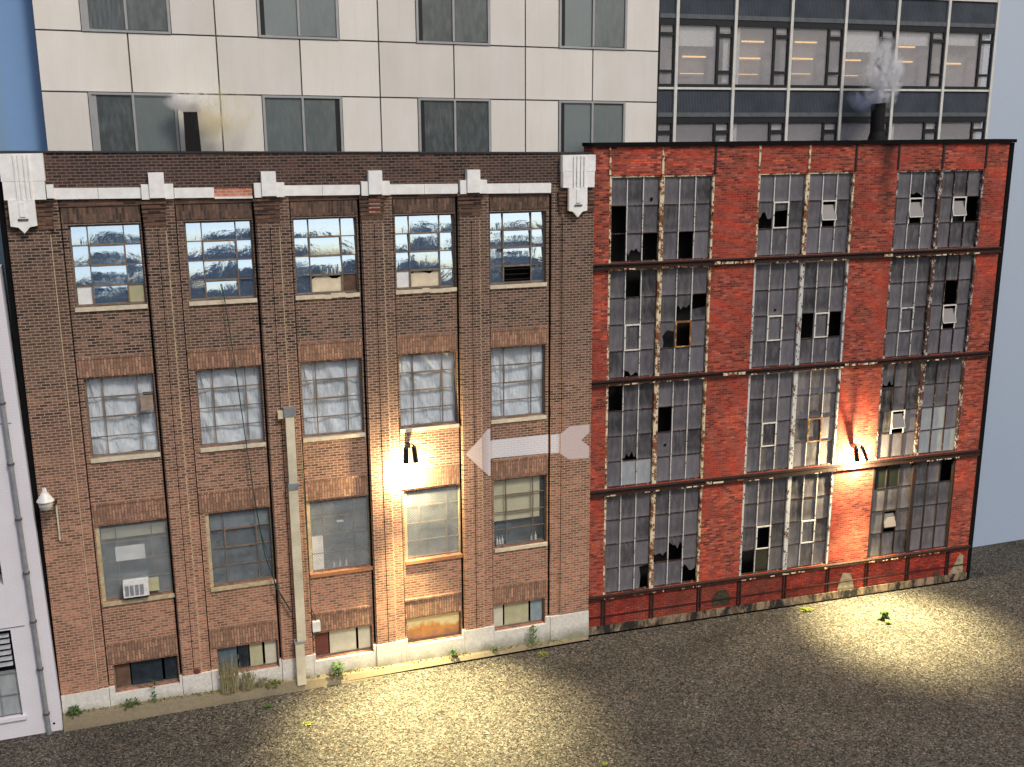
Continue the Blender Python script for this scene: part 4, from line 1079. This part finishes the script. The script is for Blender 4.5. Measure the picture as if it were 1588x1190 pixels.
# ---- smoke
def smoke_mat(name,c,dens,sc_,h,lean=0):
    t=NT(name); ob=t.obj()
    n=t.noise(t.map(ob,(1,1,.7)),sc_,5,.6,.6)
    g=t.n.new('ShaderNodeTexGradient'); g.gradient_type='SPHERICAL'; t.link(t.map(ob,(1/h[0],1/h[1],1/h[2])),g.inputs[0])
    e=t.math('MULTIPLY',t.ramp(g.outputs['Fac'],[(0,0),(.7,1)]),t.ramp(n,[(.45,0),(.66,1)]))
    v=t.n.new('ShaderNodeVolumePrincipled'); v.inputs['Color'].default_value=c+(1,); t.link(t.math('MULTIPLY',e,dens),v.inputs['Density']); v.inputs['Anisotropy'].default_value=.2
    t.link(v.outputs[0],t.out.inputs['Volume']); return t.m
def smoke(P_,A,rad,mat,name_label):
    bm=bmesh.new(); bmesh.ops.create_icosphere(bm,subdivisions=3,radius=1)
    for v in bm.verts: v.co.x*=rad[0]; v.co.y*=rad[1]; v.co.z*=rad[2]
    me=bpy.data.meshes.new('smoke'); bm.to_mesh(me); bm.free(); me.materials.append(mat)
    o=bpy.data.objects.new('smoke',me); col.objects.link(o); o.location=P_; o.rotation_euler=(0,0,A); tag(o,name_label,'smoke',kind='stuff')
smoke(PR(9.25,.35,16.45),AR,(.72,.32,1.15),smoke_mat('pale smoke',(.95,.95,.97),24,3.4,(.72,.32,1.15)),'pale smoke rising from the red factory chimney')
smoke(PR(8.70,.35,15.75),AR,(.70,.25,.42),smoke_mat('blue smoke',(.45,.5,.68),8,3.2,(.70,.25,.42)),'thin bluish smoke drifting left of the red factory chimney')
smoke(PB(-9.75,.40,15.35),AB,(.95,.30,.75),smoke_mat('yellow smoke',(.97,.90,.66),8,1.8,(.95,.30,.75)),'yellowish smoke drifting right of the warehouse stack')
smoke(PB(-10.35,.40,15.62),AB,(.70,.28,.30),smoke_mat('white smoke',(1,.99,.97),26,2.4,(.70,.28,.30)),'white smoke puff over the warehouse stack mouth')

# ================================================================== LIGHT
def lamp(kind,name,loc,energy,color,**kw):
    l=bpy.data.lights.new(name,kind); l.energy=energy; l.color=color
    for k,v in kw.items(): setattr(l,k,v)
    o=bpy.data.objects.new(name,l); col.objects.link(o); o.location=loc; return o
for (P_,x,z,yy,gx,pw,out,cone,ew) in ((PB,-5.50,5.86,-.26,-.05,950,2.9,77,17500),(PR,8.95,4.74,-.34,.12,1150,2.1,75,14500)):
    a=lamp('POINT','wall_lamp_glow',P_(x,yy,z),pw,(1,.79,.44),shadow_soft_size=.05)
    sp_=lamp('SPOT','wall_lamp_beam',P_(x,-.55,z),ew,(1,.85,.43),shadow_soft_size=.07,spot_size=R(cone),spot_blend=1.0)
    tgt=P_(x+gx*3,-out,0); d=(tgt-sp_.location).normalized(); sp_.rotation_euler=d.to_track_quat('-Z','Y').to_euler()
SE,SA=R(48),R(140)   # elevation, compass direction of the sun (from +Y, clockwise)
w=bpy.data.worlds.new('World'); sc.world=w; w.use_nodes=True; nt=w.node_tree; nt.nodes.clear()
ou=nt.nodes.new('ShaderNodeOutputWorld'); bg=nt.nodes.new('ShaderNodeBackground'); sk=nt.nodes.new('ShaderNodeTexSky')
sk.sky_type='NISHITA'; sk.sun_disc=False; sk.sun_elevation=SE; sk.sun_rotation=SA; sk.dust_density=3; sk.ozone_density=1; sk.air_density=1
bg.inputs[1].default_value=.10; nt.links.new(sk.outputs[0],bg.inputs[0]); nt.links.new(bg.outputs[0],ou.inputs[0])
dirn=Vector((math.sin(SA)*math.cos(SE),math.cos(SA)*math.cos(SE),math.sin(SE)))
sun=lamp('SUN','sun',(10,-20,40),1.5,(1,.94,.85),angle=R(10)); sun.rotation_euler=dirn.to_track_quat('Z','Y').to_euler()

# ================================================================== CAMERA
cam=bpy.data.cameras.new('camera'); co=bpy.data.objects.new('camera',cam); col.objects.link(co); sc.camera=co
p,r=.238008624,-.00456259512
right=Vector((1,0,0)); fwd=Vector((0,math.cos(p),-math.sin(p))); up=Vector((0,math.sin(p),math.cos(p)))
r2=right*math.cos(r)+up*math.sin(r); u2=up*math.cos(r)-right*math.sin(r)
co.matrix_world=Matrix(((r2.x,u2.x,-fwd.x,0),(r2.y,u2.y,-fwd.y,0),(r2.z,u2.z,-fwd.z,15),(0,0,0,1)))
cam.sensor_width=36; cam.lens=1641.96*36/1588; cam.clip_end=1000; cam.clip_start=.1
sc.view_settings.view_transform='Standard'; sc.view_settings.look='None'; sc.view_settings.exposure=.32; sc.view_settings.gamma=1
sc.cycles.max_bounces=6; sc.cycles.transparent_max_bounces=8; sc.cycles.volume_bounces=3; sc.cycles.use_denoising=True
